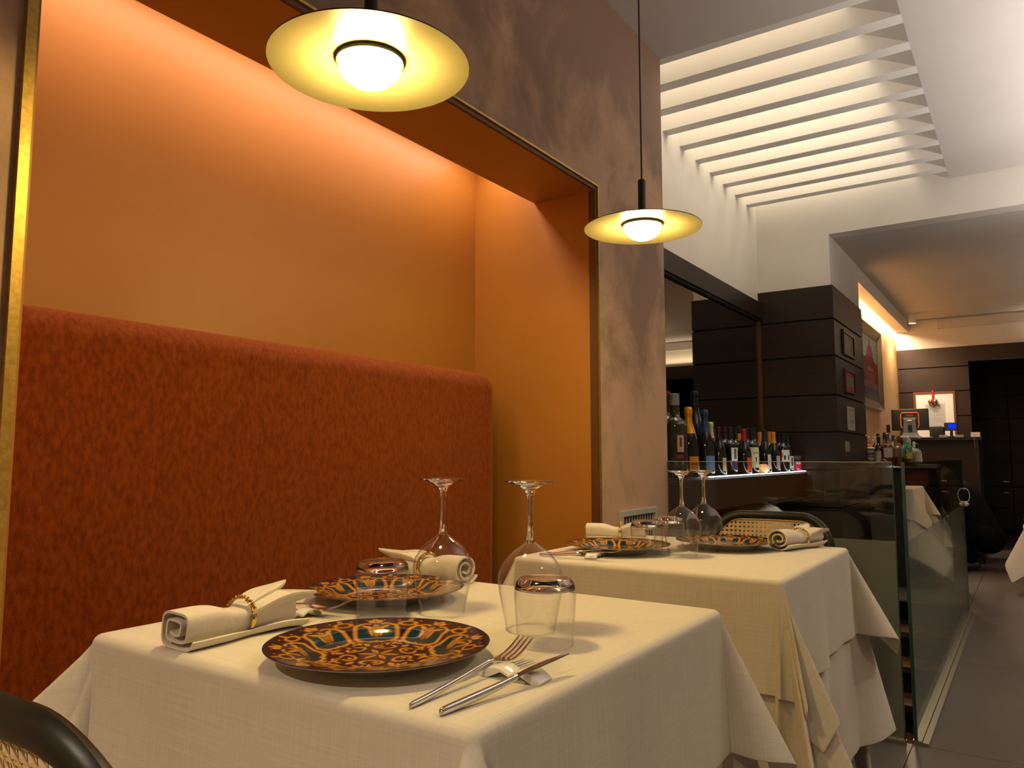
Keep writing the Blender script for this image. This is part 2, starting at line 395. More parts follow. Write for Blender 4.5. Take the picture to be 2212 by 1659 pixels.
# ================================================================ GLASS BALUSTRADES
def balustrade(name, label, x0, x1, y0, y1, edge):
    t = thing(name, label, 'balustrade', ((x0 + x1) / 2, (y0 + y1) / 2, 0))
    cx, cy = t.location.x, t.location.y
    X0, X1, Y0, Y1 = x0 - cx, x1 - cx, y0 - cy, y1 - cy
    MB().box(X0, X1, Y0, Y1, .7052, .99).obj('clear_glass', M_rail, t, smooth=False)
    MB().box(X0, X1, Y0, Y1, .012, .705).obj('frosted_glass', M_frost2 if edge else M_frost, t, smooth=False)
    return t, X0, X1, Y0, Y1
t, X0, X1, Y0, Y1 = balustrade('glass_balustrade', 'glass balustrade panel with frosted lower part behind the second table', -1.298, -.424, 3.084, 3.096, 0)
MB().box(X0, X1 + .004, Y0 - .006, Y1 + .006, 0, .012).obj('base_channel', M_alu, t, smooth=False)
MB().box(X1, X1 + .0025, Y0, Y1, .012, .99).obj('glass_edge', M_gedge, t, smooth=False)
MB().box(X0, X1, Y0 + .003, Y1 - .003, .99, .992).obj('polished_top_edge', mat('glass_top_edge', (.55, .62, .58), .2), t, smooth=False)
t, X0, X1, Y0, Y1 = balustrade('glass_balustrade', 'long glass balustrade panel with frosted lower part running away beside the walkway', -.396, -.384, 3.102, 5.84, 1)
MB().box(X0 - .004, X1 + .012, Y0, Y1, 0, .014).box(X1 + .014, X1 + .034, Y0, Y1, 0, .010).obj('base_channel', M_alu, t, smooth=False)
MB().box(X0, X1, Y0 - .003, Y0, .012, .99).obj('glass_edge', M_gedge, t, smooth=False)
MB().box(X0, X1, Y1, Y1 + .003, .012, .99).obj('glass_edge', M_gedge, t, smooth=False)
# white cord loop hanging on the far end of the long panel
t = thing('cord_loop', 'white cord loop with a plastic toggle hanging at the end of the glass balustrade', 'cord', (-.375, 5.86, .70))
pts = [(.0, .022 * math.sin(2 * PI * k / 24) * (1 - .35 * math.cos(2 * PI * k / 24 + PI) * 0) * 1.1, .045 - .045 * math.cos(2 * PI * k / 24)) for k in range(24)]
pts = [(p[1], 0, p[2] + .012) for p in pts]
MB().tube(pts, .0025, 6, closed=True).obj('cord', M_paper, t)
MB().lathe([(.0, -.016), (.009, -.013), (.012, 0), (.009, .011), (.004, .02), (0, .021)], 12).obj('toggle', M_porc, t)
MB().tube([(-.018, 0, 0), (.018, 0, 0)], [.009, .009], 8).obj('toggle_wings', M_porc, t)

# ================================================================ VENT, BANQUETTE
t = thing('vent_grille', 'white metal vent grille with upright slats low on the taupe wall', 'vent', (NX, 2.79, .60))
fr = MB()
for a in ((-.17, .17, 0, .022), (-.17, .17, .183, .205)): fr.box(.0, .012, a[0], a[1], a[2], a[3])
for a in ((-.17, -.145), (.145, .17)): fr.box(.0, .012, a[0], a[1], .022, .183)
fr.obj('frame', mat('vent_paint', (.55, .52, .47), .45), t, smooth=False, bevel=.001, seg=1)
MB().box(.0005, .002, -.145, .145, .022, .183).obj('backing', M_woodx, t, smooth=False)
for k in range(12):
    y = -.135 + .0245 * k
    MB().box(.002, .0055, y - .0026, y + .0026, .022, .183).obj('slat', MATS['vent_paint'], t, smooth=False)
t = thing('banquette', 'long rust-orange chenille banquette with a high padded back in the bronze niche', 'bench', (-1.5, 1.43, 0))
def cushion(x0, x1, y0, y1, z0, z1, r, name, seg=6, puff=0.0):
    bm = bmesh.new(); bmesh.ops.create_cube(bm, size=1)
    for v in bm.verts: v.co = Vector(((x0 + x1) / 2 + v.co.x * (x1 - x0), (y0 + y1) / 2 + v.co.y * (y1 - y0), (z0 + z1) / 2 + v.co.z * (z1 - z0)))
    bmesh.ops.bevel(bm, geom=bm.edges[:], offset=r, segments=seg, affect='EDGES', profile=.5, clamp_overlap=True)
    me = bpy.data.meshes.new(name); bm.to_mesh(me); bm.free(); me.materials.append(M_suede); me.shade_smooth()
    return put(name, me, t)
cushion(-.352, -.15, -.88, .905, .47, 1.325, .065, 'back_cushion')
cushion(-.15, .40, -.88, .905, .33, .47, .05, 'seat_cushion')
MB().box(-.34, .33, -.87, .895, .07, .33).obj('base', M_suede, t, bevel=.01)
MB().box(-.32, .28, -.85, .875, 0, .07).obj('plinth', M_matblk, t, smooth=False)
# ================================================================ PENDANT LAMPS
def pendant(loc, label):
    t = thing('pendant_lamp', label, 'lamp', loc, 0, 'pendant lamps over the two tables')
    z = ZC - loc[2]
    MB().lathe([(0, .016), (.022, .016), (.06, .011), (.11, .004), (.1555, -.0015), (.1555, -.0005), (.11, .0065), (.06, .0135), (.022, .0185), (0, .019)], 72, capa=False, capb=False).obj('shade_top', M_lampt, t)
    MB().lathe([(.050, .0112), (.06, .0106), (.11, .0036), (.1552, -.0018), (.1552, -.0024), (.11, .0026), (.06, .0096), (.050, .0102)], 72, capa=False, capb=False).obj('shade_underside', M_lampy, t)
    MB().lathe([(.0525, .012), (.0525, .0030), (.0500, .0030), (.0500, .012)], 48, capa=False, capb=False).obj('bezel', M_lampt, t)
    MB().lathe([(.0488, .012)] + [(.0490 * math.cos(a), .002 - .037 * math.sin(a)) for a in np.linspace(0, PI / 2, 15)], 64).obj('diffuser', M_bulb, t)
    MB().lathe([(0, .132), (.0085, .131), (.0105, .128), (.0105, .042), (.0112, .041), (.0112, .018), (0, .018)], 24, capa=False, capb=False).obj('stem', M_lampt, t)
    MB().tube([(0, 0, .13), (0, 0, z - .02)], .0024, 8).obj('cord', M_black, t)
    MB().lathe([(0, z - .001), (.05, z - .001), (.05, z - .022), (.046, z - .025), (0, z - .025)], 32).obj('ceiling_rose', M_lampt, t)
    return t
pendant((-.823, .812, 1.62), 'yellow disc pendant lamp hanging over the nearer table, its shade the larger')
pendant((-.826, 1.830, 1.62), 'yellow disc pendant lamp hanging over the second table on a black cord')

# ================================================================ TABLES AND CLOTHS
def table(loc, label, h=.32, top=.742, g=None):
    g = g or h
    t = thing('dining_table', label, 'table', loc, 0)
    MB().box(-g, g, -h, h, top - .026, top).obj('tabletop', M_walnut, t, bevel=.003)
    for sx in (-1, 1):
        for sy in (-1, 1):
            MB().tube([(sx * (g - .05), sy * (h - .05), 0), (sx * (g - .06), sy * (h - .06), top - .026)], [.014, .022], 10).obj('leg', M_matblk, t)
    MB().box(-g + .05, g - .05, -h + .05, h - .05, top - .075, top - .026).obj('apron', M_matblk, t, smooth=False)
    return t
def catmull(P, n):
    P = [np.array(p, float) for p in P]; P = [2 * P[0] - P[1]] + P + [2 * P[-1] - P[-2]]; out = []
    for i in range(1, len(P) - 2):
        for k in range(n):
            t = k / n; a, b, c, d = P[i-1:i+3]
            out.append(.5 * ((2*b) + (-a+c)*t + (2*a-5*b+4*c-d)*t*t + (-a+3*b-3*c+d)*t**3))
    out.append(P[-2]); return np.array(out)
def loop_dirs(pts, tau, n=361):
    """closed walk of the hanging direction round a cloth corner, scaled until it is exactly 90 degrees long (no stretch)"""
    t0, t1 = np.array([tau, 0.]), np.array([0., tau])
    base = catmull([(0, 0)] + list(pts) + [(0, 0)], 24)
    s = np.linspace(0, 1, len(base))[:, None]
    def curve(k):
        c = base * k + t0 * (1 - s) + t1 * s
        q = np.clip((c ** 2).sum(1), 0, .9); D = np.column_stack([c, -np.sqrt(1 - q)])
        return D / np.linalg.norm(D, axis=1)[:, None]
    def length(k):
        D = curve(k); return np.arccos(np.clip((D[1:] * D[:-1]).sum(1), -1, 1)).sum()
    a, b = 0., 6.
    for _ in range(50):
        m = (a + b) / 2
        if length(m) < PI / 2: a = m
        else: b = m
    D = curve(a); L = np.concatenate([[0], np.cumsum(np.arccos(np.clip((D[1:] * D[:-1]).sum(1), -1, 1)))])
    g = np.linspace(0, L[-1], n); E = np.column_stack([np.interp(g, L, D[:, k]) for k in range(3)])
    E /= np.linalg.norm(E, axis=1)[:, None]
    return E
ROUND = [(.22, -.07), (.35, .06), (.24, .24), (.06, .35), (-.07, .22)]
ROUND2 = [(.21, -.07), (.32, .06), (.16, .16), (.06, .32), (-.07, .21)]
FINB = [(.06, .10), (.08, .27), (.0, .22), (.03, .06), (-.03, .14), (-.05, .27), (-.03, .10)]
FIN = [(.20, .10), (.40, .34), (.46, .46), (.34, .40), (.10, .20)]
ZIG = [(.20, -.04), (.36, .06), (.16, .12), (.06, .06), (.12, .16), (.06, .36), (-.04, .20)]
ZIG2 = [(.14, .10), (.20, .30), (.14, .16), (.08, .06), (.26, .05), (.40, .02), (.2, -.02), (.04, .0), (.01, .1), (-.02, .02)]
def drape(name, label, loc, hx, hy, drop, loops, group, r=.014, tau=.045, amp=.006, seed=0, nd=26, nt=22, skew=(0, 0)):
    """ivory cloth over a square top; loops = hanging walks of the corners (+x+y, -x+y, -x-y, +x-y)"""
    ax, ay = hx - r, hy - r
    d = [0] + list(r * np.array([.25, .5, .75, 1.0, 1.25, 1.57, 2.0])) + list(np.linspace(2.6 * r, drop, nd))
    def axis(a): return [-a - q for q in d[::-1]] + list(np.linspace(-a, a, nt + 1)[1:-1]) + [a + q for q in d]
    U, V = axis(ax), axis(ay)
    tab = [loop_dirs(p, tau) for p in loops]
    rr = random.Random(seed); ph = [rr.uniform(0, 6.28) for _ in range(12)]
    def hang(s):
        if s < r * PI / 2: return r * math.sin(s / r), -(r - r * math.cos(s / r)), 0
        return r, -r, s - r * PI / 2
    P = []
    for u in U:
        row = []
        for v in V:
            sx, sy = (1 if u > 0 else -1), (1 if v > 0 else -1)
            du, dv = abs(u) - ax, abs(v) - ay
            if du <= 0 and dv <= 0: p = (u, v, .0006 * math.sin(9 * u + ph[0]) * math.sin(8 * v + ph[1]))
            elif du > 0 and dv > 0:
                rho = math.hypot(du, dv); th = math.atan2(dv, du)
                f, g, s = hang(rho); i = {(1, 1): 0, (-1, 1): 1, (-1, -1): 2, (1, -1): 3}[(sx, sy)]
                D = tab[i][int(round(th / (PI / 2) * 360))]
                p = (sx * (ax + f * math.cos(th) + s * D[0]), sy * (ay + f * math.sin(th) + s * D[1]), g + s * D[2])
            else:
                dd = du if du > 0 else dv; f, g, s = hang(dd)
                q = v / ay if du > 0 else u / ax
                k = (0 if du > 0 else 4) + (0 if (sx if du > 0 else sy) > 0 else 2)
                wv = (1 - q * q) * amp * (s / drop) ** 1.2 * (math.sin(5.2 * q + ph[k]) + .7 * math.sin(11 * q + ph[k+1]))
                off = f + s * math.sin(tau) + wv
                p = (sx * (ax + off), v, g - s * math.cos(tau)) if du > 0 else (u, sy * (ay + off), g - s * math.cos(tau))
            row.append((p[0] + skew[0] * 0, p[1], p[2]))
        P.append(row)
    mb = MB().grid(P); me = mb.mesh(name, M_cloth, smooth=False)
    uvl = me.uv_layers.new(name='UVMap'); flat = [(u, v) for u in U for v in V]
    co = np.array(flat, np.float32)[np.array([l.vertex_index for l in me.loops])]
    uvl.data.foreach_set('uv', co.ravel())
    me.shade_smooth()
    o = put(name, me, None, loc)
    md = o.modifiers.new('thickness', 'SOLIDIFY'); md.thickness = .0014; md.offset = -1
    md2 = o.modifiers.new('smooth', 'SUBSURF'); md2.levels = 1; md2.render_levels = 1
    return tag(o, label, 'tablecloth', group)
GC = 'ivory tablecloths'
table((-.80, .943, 0), 'square dining table under ivory cloths nearest the camera beside the banquette')
table((-.79, 2.016, 0), 'square dining table under ivory cloths in front of the glass balustrade')
drape('under_cloth', 'long ivory under cloth hanging low beneath the top cloth of the nearest table', (-.80, .943, .7465), .342, .342, .53, [FINB, ZIG, ZIG, ZIG], GC, r=.012, seed=3, tau=.03, amp=.012)
drape('top_cloth', 'ivory linen top cloth with flared corners over the nearest table', (-.80, .943, .7515), .352, .350, .235, [ROUND2, ROUND, FIN, ROUND], GC, seed=5, tau=.055)
drape('under_cloth', 'long ivory under cloth reaching the floor below the second table', (-.79, 2.016, .7465), .337, .342, .545, [FINB, ZIG, ZIG, ZIG2], GC, r=.012, seed=9, tau=.03, amp=.016)
drape('top_cloth', 'ivory linen top cloth with one corner folded down over the second table', (-.79, 2.016, .7515), .345, .352, .245, [ROUND, ROUND, ROUND, ZIG2], GC, seed=12, tau=.05, amp=.012)

# ================================================================ MAIOLICA PLATES
def plate_mesh():
    R0 = .142
    zr = [(0, .0070), (.52, .0070), (.60, .0085), (.655, .0135), (.69, .0175), (.74, .0190), (.985, .0238), (1.0, .0236)]
    nr, na = 170, 720
    rr = np.concatenate([np.linspace(.0, 1, nr)])
    zz = np.interp(rr, [q[0] for q in zr], [q[1] for q in zr])
    kern = np.ones(5) / 5; zs = np.convolve(np.pad(zz, 2, 'edge'), kern, 'valid'); zs[-3:] = zz[-3:]
    th = np.arange(na) * 2 * PI / na
    Rg, Tg = np.meshgrid(rr, th, indexing='ij')
    X, Y = Rg * np.cos(Tg), Rg * np.sin(Tg)
    # ---- painted ornament evaluated per vertex
    sec = PI / 4
    ph = (Tg + sec / 2) % sec - sec / 2
    x, y = Rg * np.sin(ph), Rg * np.cos(ph)
    ph2 = (Tg + sec) % sec - sec / 2
    x2, y2 = Rg * np.sin(ph2), Rg * np.cos(ph2)
    ax, ax2 = np.abs(x), np.abs(x2)
    w = .008
    def cov(d): return np.clip(.5 - d / w, 0, 1)
    def ell(px, py, cx, cy, a, b, rot=0.):
        c, s = math.cos(rot), math.sin(rot); u, v = px - cx, py - cy
        uu, vv = (u * c + v * s) / a, (-u * s + v * c) / b
        k = np.sqrt(uu * uu + vv * vv) + 1e-9
        return (k - 1) * min(a, b)
    def leaf(px, py, cx, cy, a, b, rot=0.):
        c, s = math.cos(rot), math.sin(rot); u, v = px - cx, py - cy
        uu, vv = (u * c + v * s), (-u * s + v * c)
        q = np.clip(1 - (vv / b) ** 2, 0, 1)
        return np.where(np.abs(vv) < b, np.abs(uu) - a * q ** .8, np.hypot(uu, np.abs(vv) - b))
    def band(d, t): return np.abs(d) - t
    def seg(px, py, pts, t):
        d = np.full(px.shape, 9.)
        for (x0, y0), (x1, y1) in zip(pts[:-1], pts[1:]):
            dx, dy = x1 - x0, y1 - y0; q = np.clip(((px - x0) * dx + (py - y0) * dy) / (dx * dx + dy * dy), 0, 1)
            d = np.minimum(d, np.hypot(px - x0 - q * dx, py - y0 - q * dy))
        return d - t
    col3 = np.zeros(Rg.shape + (3,)); col3[:] = (.020, .0125, .0185)
    def paint(c, k):
        k = k[..., None]; col3[:] = col3 * (1 - k) + np.array(c) * k
    mott = .5 + .5 * np.sin(37 * X + 3 * np.sin(23 * Y)) * np.sin(41 * Y + 2 * np.sin(19 * X))
    teal = (np.abs(x / .205) ** 3 + np.abs((y - .655) / .175) ** 3) ** (1 / 3.) - 1
    paint((.006, .034, .047), cov(teal * .17))
    gold = []
    sup = band(teal * .17, .0185); sup = np.where(y > .79, 9, sup); gold.append(sup)
    gold.append(seg(ax, y, [(.17, .765), (.145, .805), (.10, .822), (.062, .812)], .015))
    ring = band(ell(x2, y2, 0, .835, .085, .052), .0125); gold.append(ring)
    gold.append(seg(ax, y, [(.19, .74), (.235, .785), (.262, .80)], .0125))
    gold.append(leaf(x2, y2, 0, .925, .026, .055))
    gold.append(ell(ax2, y2, .115, .905, .012, .012)); gold.append(ell(ax, y, .09, .92, .010, .010))
    gold.append(ell(x, y, 0, .895, .038, .055)); gold.append(ell(ax, y, .042, .875, .030, .042, -.5))
    gold.append(ell(x, y, 0, .70, .036, .090))
    gold.append(leaf(ax, y, .085, .735, .026, .070, -1.0))
    gold.append(leaf(ax, y, .055, .665, .018, .055, -.35))
    gold.append(ell(x, y, 0, .49, .026, .030)); gold.append(leaf(ax, y, .075, .475, .020, .058, -1.25)); gold.append(leaf(ax2, y2, .03, .50, .018, .05, .5))
    gold.append(leaf(x2, y2, 0, .425, .024, .050)); gold.append(leaf(ax2, y2, .055, .41, .017, .045, 1.1))
    s6 = PI / 3; q6 = (Tg + s6 / 2) % s6 - s6 / 2; a6, b6 = Rg * np.sin(q6), Rg * np.cos(q6)
    scr = band(ell(a6, b6, 0, .275, .095, .062), .014); scr = np.where((b6 > .30) & (np.abs(a6) < .03), 9, scr); gold.append(scr)
    gold.append(ell(a6, b6, .03, .27, .030, .022)); gold.append(leaf(a6, b6, 0, .375, .018, .04))
    q3 = (Tg + s6) % s6 - s6 / 2; a3, b3 = Rg * np.sin(q3), Rg * np.cos(q3)
    gold.append(leaf(a3, b3, 0, .105, .026, .085)); gold.append(leaf(a3, b3, 0, .36, .03, .05))
    g = np.minimum.reduce(gold)
    paint((.20, .065, .006), cov(g - .006))
    paint((.44, .205, .024), cov(g + .003))
    paint((.56, .315, .055), cov(g + .012) * (.35 + .5 * mott))
    for dd in (seg(ax, y, [(.012, .63), (.014, .76)], .0035), seg(x, y, [(0, .63), (0, .77)], .003), leaf(x, y, 0, .895, .006, .04), leaf(x2, y2, 0, .925, .004, .04), leaf(a3, b3, 0, .105, .005, .06)):
        paint((.12, .035, .005), cov(dd) * .9)
    paint((.012, .022, .055), np.clip((Rg - .968) / .006, 0, 1))
    mb = MB()
    v = np.column_stack([(X * R0).ravel(), (Y * R0).ravel(), np.repeat(zs, na)])
    me = bpy.data.meshes.new('painted_face')
    nf = (nr - 1) * na
    I, J = np.meshgrid(np.arange(nr - 1), np.arange(na), indexing='ij'); J2 = (J + 1) % na
    F = np.stack([I * na + J, (I + 1) * na + J, (I + 1) * na + J2, I * na + J2], -1).reshape(-1, 4)
    me.vertices.add(len(v)); me.vertices.foreach_set('co', v.ravel())
    me.loops.add(nf * 4); me.loops.foreach_set('vertex_index', F.ravel().astype(np.int32))
    me.polygons.add(nf); me.polygons.foreach_set('loop_start', np.arange(0, nf * 4, 4, dtype=np.int32)); me.polygons.foreach_set('loop_total', np.full(nf, 4, np.int32))
    me.update(); me.validate()
    at = me.color_attributes.new('paint', 'FLOAT_COLOR', 'POINT')
    at.data.foreach_set('color', np.concatenate([col3.reshape(-1, 3), np.ones((nr * na, 1))], 1).astype(np.float32).ravel())
    m = mat('painted_maiolica', (.1, .1, .1), .10, spec=.42)
    n = m.node_tree.nodes.new('ShaderNodeVertexColor'); n.layer_name = 'paint'
    m.node_tree.links.new(n.outputs[0], m.node_tree.nodes['Principled BSDF'].inputs['Base Color'])
    me.materials.append(m); me.shade_smooth()
    un = MB().lathe([(0, .002), (.070, .002), (.072, 0), (.078, 0), (.081, .003), (.098, .0135), (.120, .0185), (.1405, .0222), (.1419, .0232), (.1415, .0236), (.139, .0232)], 96, capa=False, capb=False).mesh('underside', mat('plate_back', (.50, .47, .41), .18, coat=.3))
    return me, un
PF, PU = plate_mesh()
def plate(loc, rz, label):
    t = thing('maiolica_plate', label, 'plate', loc, rz, 'painted show plates')
    put('painted_face', PF, t); put('underside', PU, t)
TZ = .7525
plate((-.702, .727, TZ), .02, 'navy and gold painted plate nearest the camera at the front table edge')
plate((-.985, 1.036, TZ), .3, 'navy and gold painted plate against the banquette on the nearer table, behind the tumbler')
plate((-.945, 1.897, TZ), .1, 'navy and gold painted plate on the second table below the vent grille')
plate((-.728, 2.150, TZ), .25, 'navy and gold painted plate on the second table before the cane chair')

# ================================================================ GLASSES (upside down)
def wine_mesh():
    bowl = [(.0365, 0), (.0385, .012), (.0425, .032), (.0470, .054), (.0492, .070), (.0490, .080), (.0455, .092), (.036, .107), (.024, .118), (.012, .1265), (.007, .130)]
    b = MB().lathe(bowl, 56, capa=False, capb=False).lathe([(r - .0011, z + .0002) for r, z in bowl], 56, capa=False, capb=False)
    rim = MB().tube([(.0362 * math.cos(a), .0362 * math.sin(a), .0007) for a in np.linspace(0, 2 * PI, 57)[:-1]], .0007, 6, closed=True)
    s = MB().lathe([(0, .1275), (.006, .1285), (.0075, .131), (.0055, .140), (.0042, .155), (.0040, .180), (.0050, .198), (.0085, .2075), (.020, .2150), (.036, .2185), (.0395, .2195), (.0400, .2205), (.0392, .2213), (.015, .2212), (0, .2210)], 48, capa=False, capb=False)
    return b.mesh('bowl', M_glass), rim.mesh('rim', M_glass), s.mesh('stem_and_foot', M_gsol)
def tumbler_mesh():
    o = [(.0385, 0), (.0400, .020), (.0418, .045), (.0432, .068), (.0430, .076), (.0405, .085), (.035, .0905), (.028, .092)]
    b = MB().lathe(o, 56, capa=False, capb=False).lathe([(.0372, 0), (.0387, .020), (.0404, .045), (.0415, .066), (.0405, .074), (.036, .080)], 56, capa=False, capb=False)
    rim = MB().tube([(.0378 * math.cos(a), .0378 * math.sin(a), .0008) for a in np.linspace(0, 2 * PI, 57)[:-1]], .0008, 6, closed=True)
    base = MB().lathe([(0, .0815), (.020, .0812), (.033, .0795), (.0385, .0745), (.0420, .0760), (.0398, .0845), (.0345, .0898), (.028, .0915), (.024, .0905), (0, .0895)], 56, capa=False, capb=False)
    return b.mesh('wall', M_glass), rim.mesh('rim', M_glass), base.mesh('thick_base', M_gsol)
WM, TM = wine_mesh(), tumbler_mesh()
def glass(kind, loc, label):
    ms = WM if kind == 'wine_glass' else TM
    t = thing(kind, label, 'glass', loc, rnd.uniform(0, 6), 'upturned wine glasses' if kind == 'wine_glass' else 'upturned tumblers')
    for m in ms: put(m.name, m, t)
G = TZ + .0003
glass('wine_glass', (-.818, .995, G), 'upturned wine glass on the nearer table standing beside the rear plate')
glass('wine_glass', (-.630, .973, G), 'upturned wine glass on the nearer table just behind the front tumbler')
glass('tumbler', (-.875, .912, G), 'upturned tumbler on the nearer table in front of the rear plate')
glass('tumbler', (-.566, .911, G), 'upturned tumbler on the nearer table beside the fork tines')
glass('wine_glass', (-.762, 1.905, G), 'upturned wine glass on the second table, the one nearer the vent')
glass('wine_glass', (-.752, 2.040, G), 'upturned wine glass on the second table, the one nearer the cane chair')
glass('tumbler', (-.842, 1.862, G), 'upturned tumbler on the second table in front of the vent grille')
glass('tumbler', (-.842, 2.005, G), 'upturned tumbler on the second table behind the wine glass')

# ================================================================ CUTLERY
def fork_parts():
    q = catmull([(0, y, z, r_) for y, z, r_ in ((0, .0036, .0012), (.004, .0037, .0033), (.03, .0050, .0036), (.08, .0095, .0031), (.125, .0145, .0023), (.14, .0158, .0021), (.152, .0150, .0028))], 6)
    h = MB().tube([tuple(a[:3]) for a in q], [float(a[3]) for a in q], 14, flat=.8)
    def solid(sec, t):                              # closed flat blade from (y, z, left, right) stations, t thick
        m = MB(); P = [[(a, y, z), ((a + b) / 2, y, z - .12 * (b - a)), (b, y, z), (b, y, z + t), ((a + b) / 2, y, z - .12 * (b - a) + t), (a, y, z + t)] for y, z, a, b in sec]
        m.grid([[P[i][k] for i in range(len(P))] for k in range(6)], closed_u=True); n = len(P)
        m.f.append(tuple(k * n for k in range(6))[::-1]); m.f.append(tuple(k * n + n - 1 for k in range(6))); return m
    hd = solid([(.146, .0150, -.0022, .0022), (.152, .0142, -.0042, .0042), (.158, .0130, -.0078, .0078), (.164, .0120, -.0106, .0106), (.171, .0114, -.0120, .0120), (.179, .0112, -.0124, .0124), (.183, .0113, -.0125, .0125)], .0016)
    tn = []
    for k in range(4):
        x = (k - 1.5) * .0068
        tn.append(solid([(.181, .0112, x - .0023, x + .0023), (.195, .0136, x - .0021, x + .0021), (.208, .0180, x - .0018, x + .0018), (.222, .0244, x - .0013, x + .0013), (.228, .0276, x - .0005, x + .0005)], .0015).mesh('tine', M_steel))
    return h.mesh('handle', M_steel), hd.mesh('head', M_steel), tn
def knife_parts():
    q = catmull([(0, y, z, r_) for y, z, r_ in ((0, .0046, .0016), (.004, .0047, .0042), (.03, .0064, .0047), (.075, .0100, .0044), (.108, .0136, .0036), (.116, .0145, .0028))], 6)
    h = MB().tube([tuple(a[:3]) for a in q], [float(a[3]) for a in q], 14, flat=.85)
    P = []
    for y, z, a, b in ((.112, .0142, -.002, .002), (.124, .0155, -.0062, .0035), (.150, .0178, -.0075, .0045), (.175, .0200, -.0062, .0050), (.196, .0220, -.0022, .0055), (.204, .0228, .0045, .0056)):
        P.append([(a, y, z), (b, y, z + .0004)])
    bl = MB().grid(P).grid([[(p[0], p[1], p[2] + (.0016 if i else .0004)) for i, p in enumerate(r)] for r in P])
    for i in range(len(P) - 1):
        q = P[i][1]; q2 = P[i+1][1]; bl.add([q, q2, (q2[0], q2[1], q2[2] + .0016), (q[0], q[1], q[2] + .0016)], [(0, 1, 2, 3)])
    return h.mesh('handle', M_steel), bl.mesh('blade', M_steel)
FH, FD, FT = fork_parts(); KH, KB = knife_parts()
def cutlery(fp, fr, kp, kr, rp, rr, where):
    t = thing('fork', 'polished slim steel fork propped on a porcelain rest ' + where, 'fork', (fp[0], fp[1], TZ), fr, 'slim steel forks')
    put('handle', FH, t); put('head', FD, t)
    for m in FT: put('tine', m, t)
    t = thing('knife', 'polished slim steel knife propped on a porcelain rest ' + where, 'knife', (kp[0], kp[1], TZ), kr, 'slim steel knives')
    put('handle', KH, t); put('blade', KB, t)
    # folded W-shaped porcelain rest
    prof = [(-.042, .004), (-.040, 0), (-.030, 0), (-.012, .0085), (0, .0035), (.012, .0085), (.030, 0), (.040, 0), (.042, .004), (.028, .0125), (.020, .0135), (.011, .0128), (0, .0078), (-.011, .0128), (-.020, .0135), (-.028, .0125)]
    o = MB().prism(prof, 1, -.015, .015).obj('cutlery_rest', M_porc, None, (rp[0], rp[1], TZ), bevel=.0016, seg=2)
    o.rotation_euler = (0, 0, rr)
    tag(o, 'white folded porcelain cutlery rest ' + where, 'cutlery rest', 'porcelain cutlery rests')
cutlery((-.540, .606), .03, (-.500, .606), -.13, (-.512, .757), .05, 'right of the front plate')
cutlery((-1.140, .850), -1.47, (-1.148, .803), -1.56, (-.985, .833), -1.5, 'on the banquette side, nearer table')
cutlery((-1.082, 1.735), -1.20, (-1.072, 1.700), -1.50, (-.942, 1.760), -1.4, 'on the second table, niche side')

# ================================================================ NAPKINS
def napkin_mesh(flat, seed, square=2.0, flaps=True):
    n = 96; turns = 2.35
    phi = np.linspace(0, turns * 2 * PI, n); rad = .0070 + .0290 * (phi / phi[-1])
    a0 = phi + 3.6; q = (np.abs(np.cos(a0)) ** square + np.abs(np.sin(a0)) ** square) ** (-1 / square)
    cx, cz = rad * q * np.cos(a0), rad * q * np.sin(a0) * flat
    th = .0034
    tx, tz = np.gradient(cx), np.gradient(cz); L = np.hypot(tx, tz) + 1e-9; nx_, nz_ = -tz / L, tx / L
    ox, oz = np.concatenate([cx + nx_ * th / 2, (cx - nx_ * th / 2)[::-1]]), np.concatenate([cz + nz_ * th / 2, (cz - nz_ * th / 2)[::-1]])
    pp = np.concatenate([phi, phi[::-1]]) / phi[-1]
    zmin = oz.min(); rows = []
    for k in range(29):
        t = k / 28
        sc = 1 - .22 * math.exp(-((t - .52) / .15) ** 2) + .10 * max(0, t - .66) * 2
        ext = .105 + .060 * np.clip(pp, 0, 1) + .014 * np.sin(9 * pp + seed)
        yy = t * (ext * .55 + .105) - .006 * pp * (1 - t) * math.cos(seed)
        sx = sc * (1 + .30 * max(0, t - .55)); sz = sc * (1 - .25 * max(0, t - .6))
        lift = .005 * np.sin(7 * pp + 5 * t + seed) * max(0, t - .5) * 2
        rows.append([(float(ox[i] * sx), float(yy[i]), float((oz[i] - zmin) * sz + lift[i] + .0008)) for i in range(len(ox))])
    me = MB().grid([[rows[k][i] for k in range(29)] for i in range(len(ox))], closed_u=True)
    f0 = len(me.v); m = len(ox); me.v += [rows[0][i] for i in range(m)]
    for i in range(n - 1): me.f.append((f0 + i, f0 + i + 1, f0 + m - 2 - i, f0 + m - 1 - i))
    if flaps:                                       # pointed corners of the folded napkin fanning out behind the ring
        for (x0, dx, zt, ln, wd, ph) in ((-.006, -.030, .064, .118, .021, .5), (.012, .012, .052, .128, .024, -.4)):
            P, Q = [], []
            for k in range(15):
                t = k / 14; w_ = wd * (math.sin(PI * (.24 + .76 * t)) ** .8 if t < 1 else 0.0)
                rowp, rowq = [], []
                for a in np.linspace(-1, 1, 9):
                    x = x0 + dx * t ** 1.2 + a * w_; z = .030 + (zt - .030) * t + .9 * w_ * (a * a - .4) * .8 + .004 * math.sin(5 * t + ph)
                    rowp.append((x, .104 + ln * t, z)); rowq.append((x, .104 + ln * t + .0004, z - .0035))
                P.append(rowp); Q.append(rowq)
            me.grid(P); me.grid(Q)
            for E in (0, -1): me.grid([[P[k][E], Q[k][E]] for k in range(15)])
    return me.mesh('napkin', M_napk)
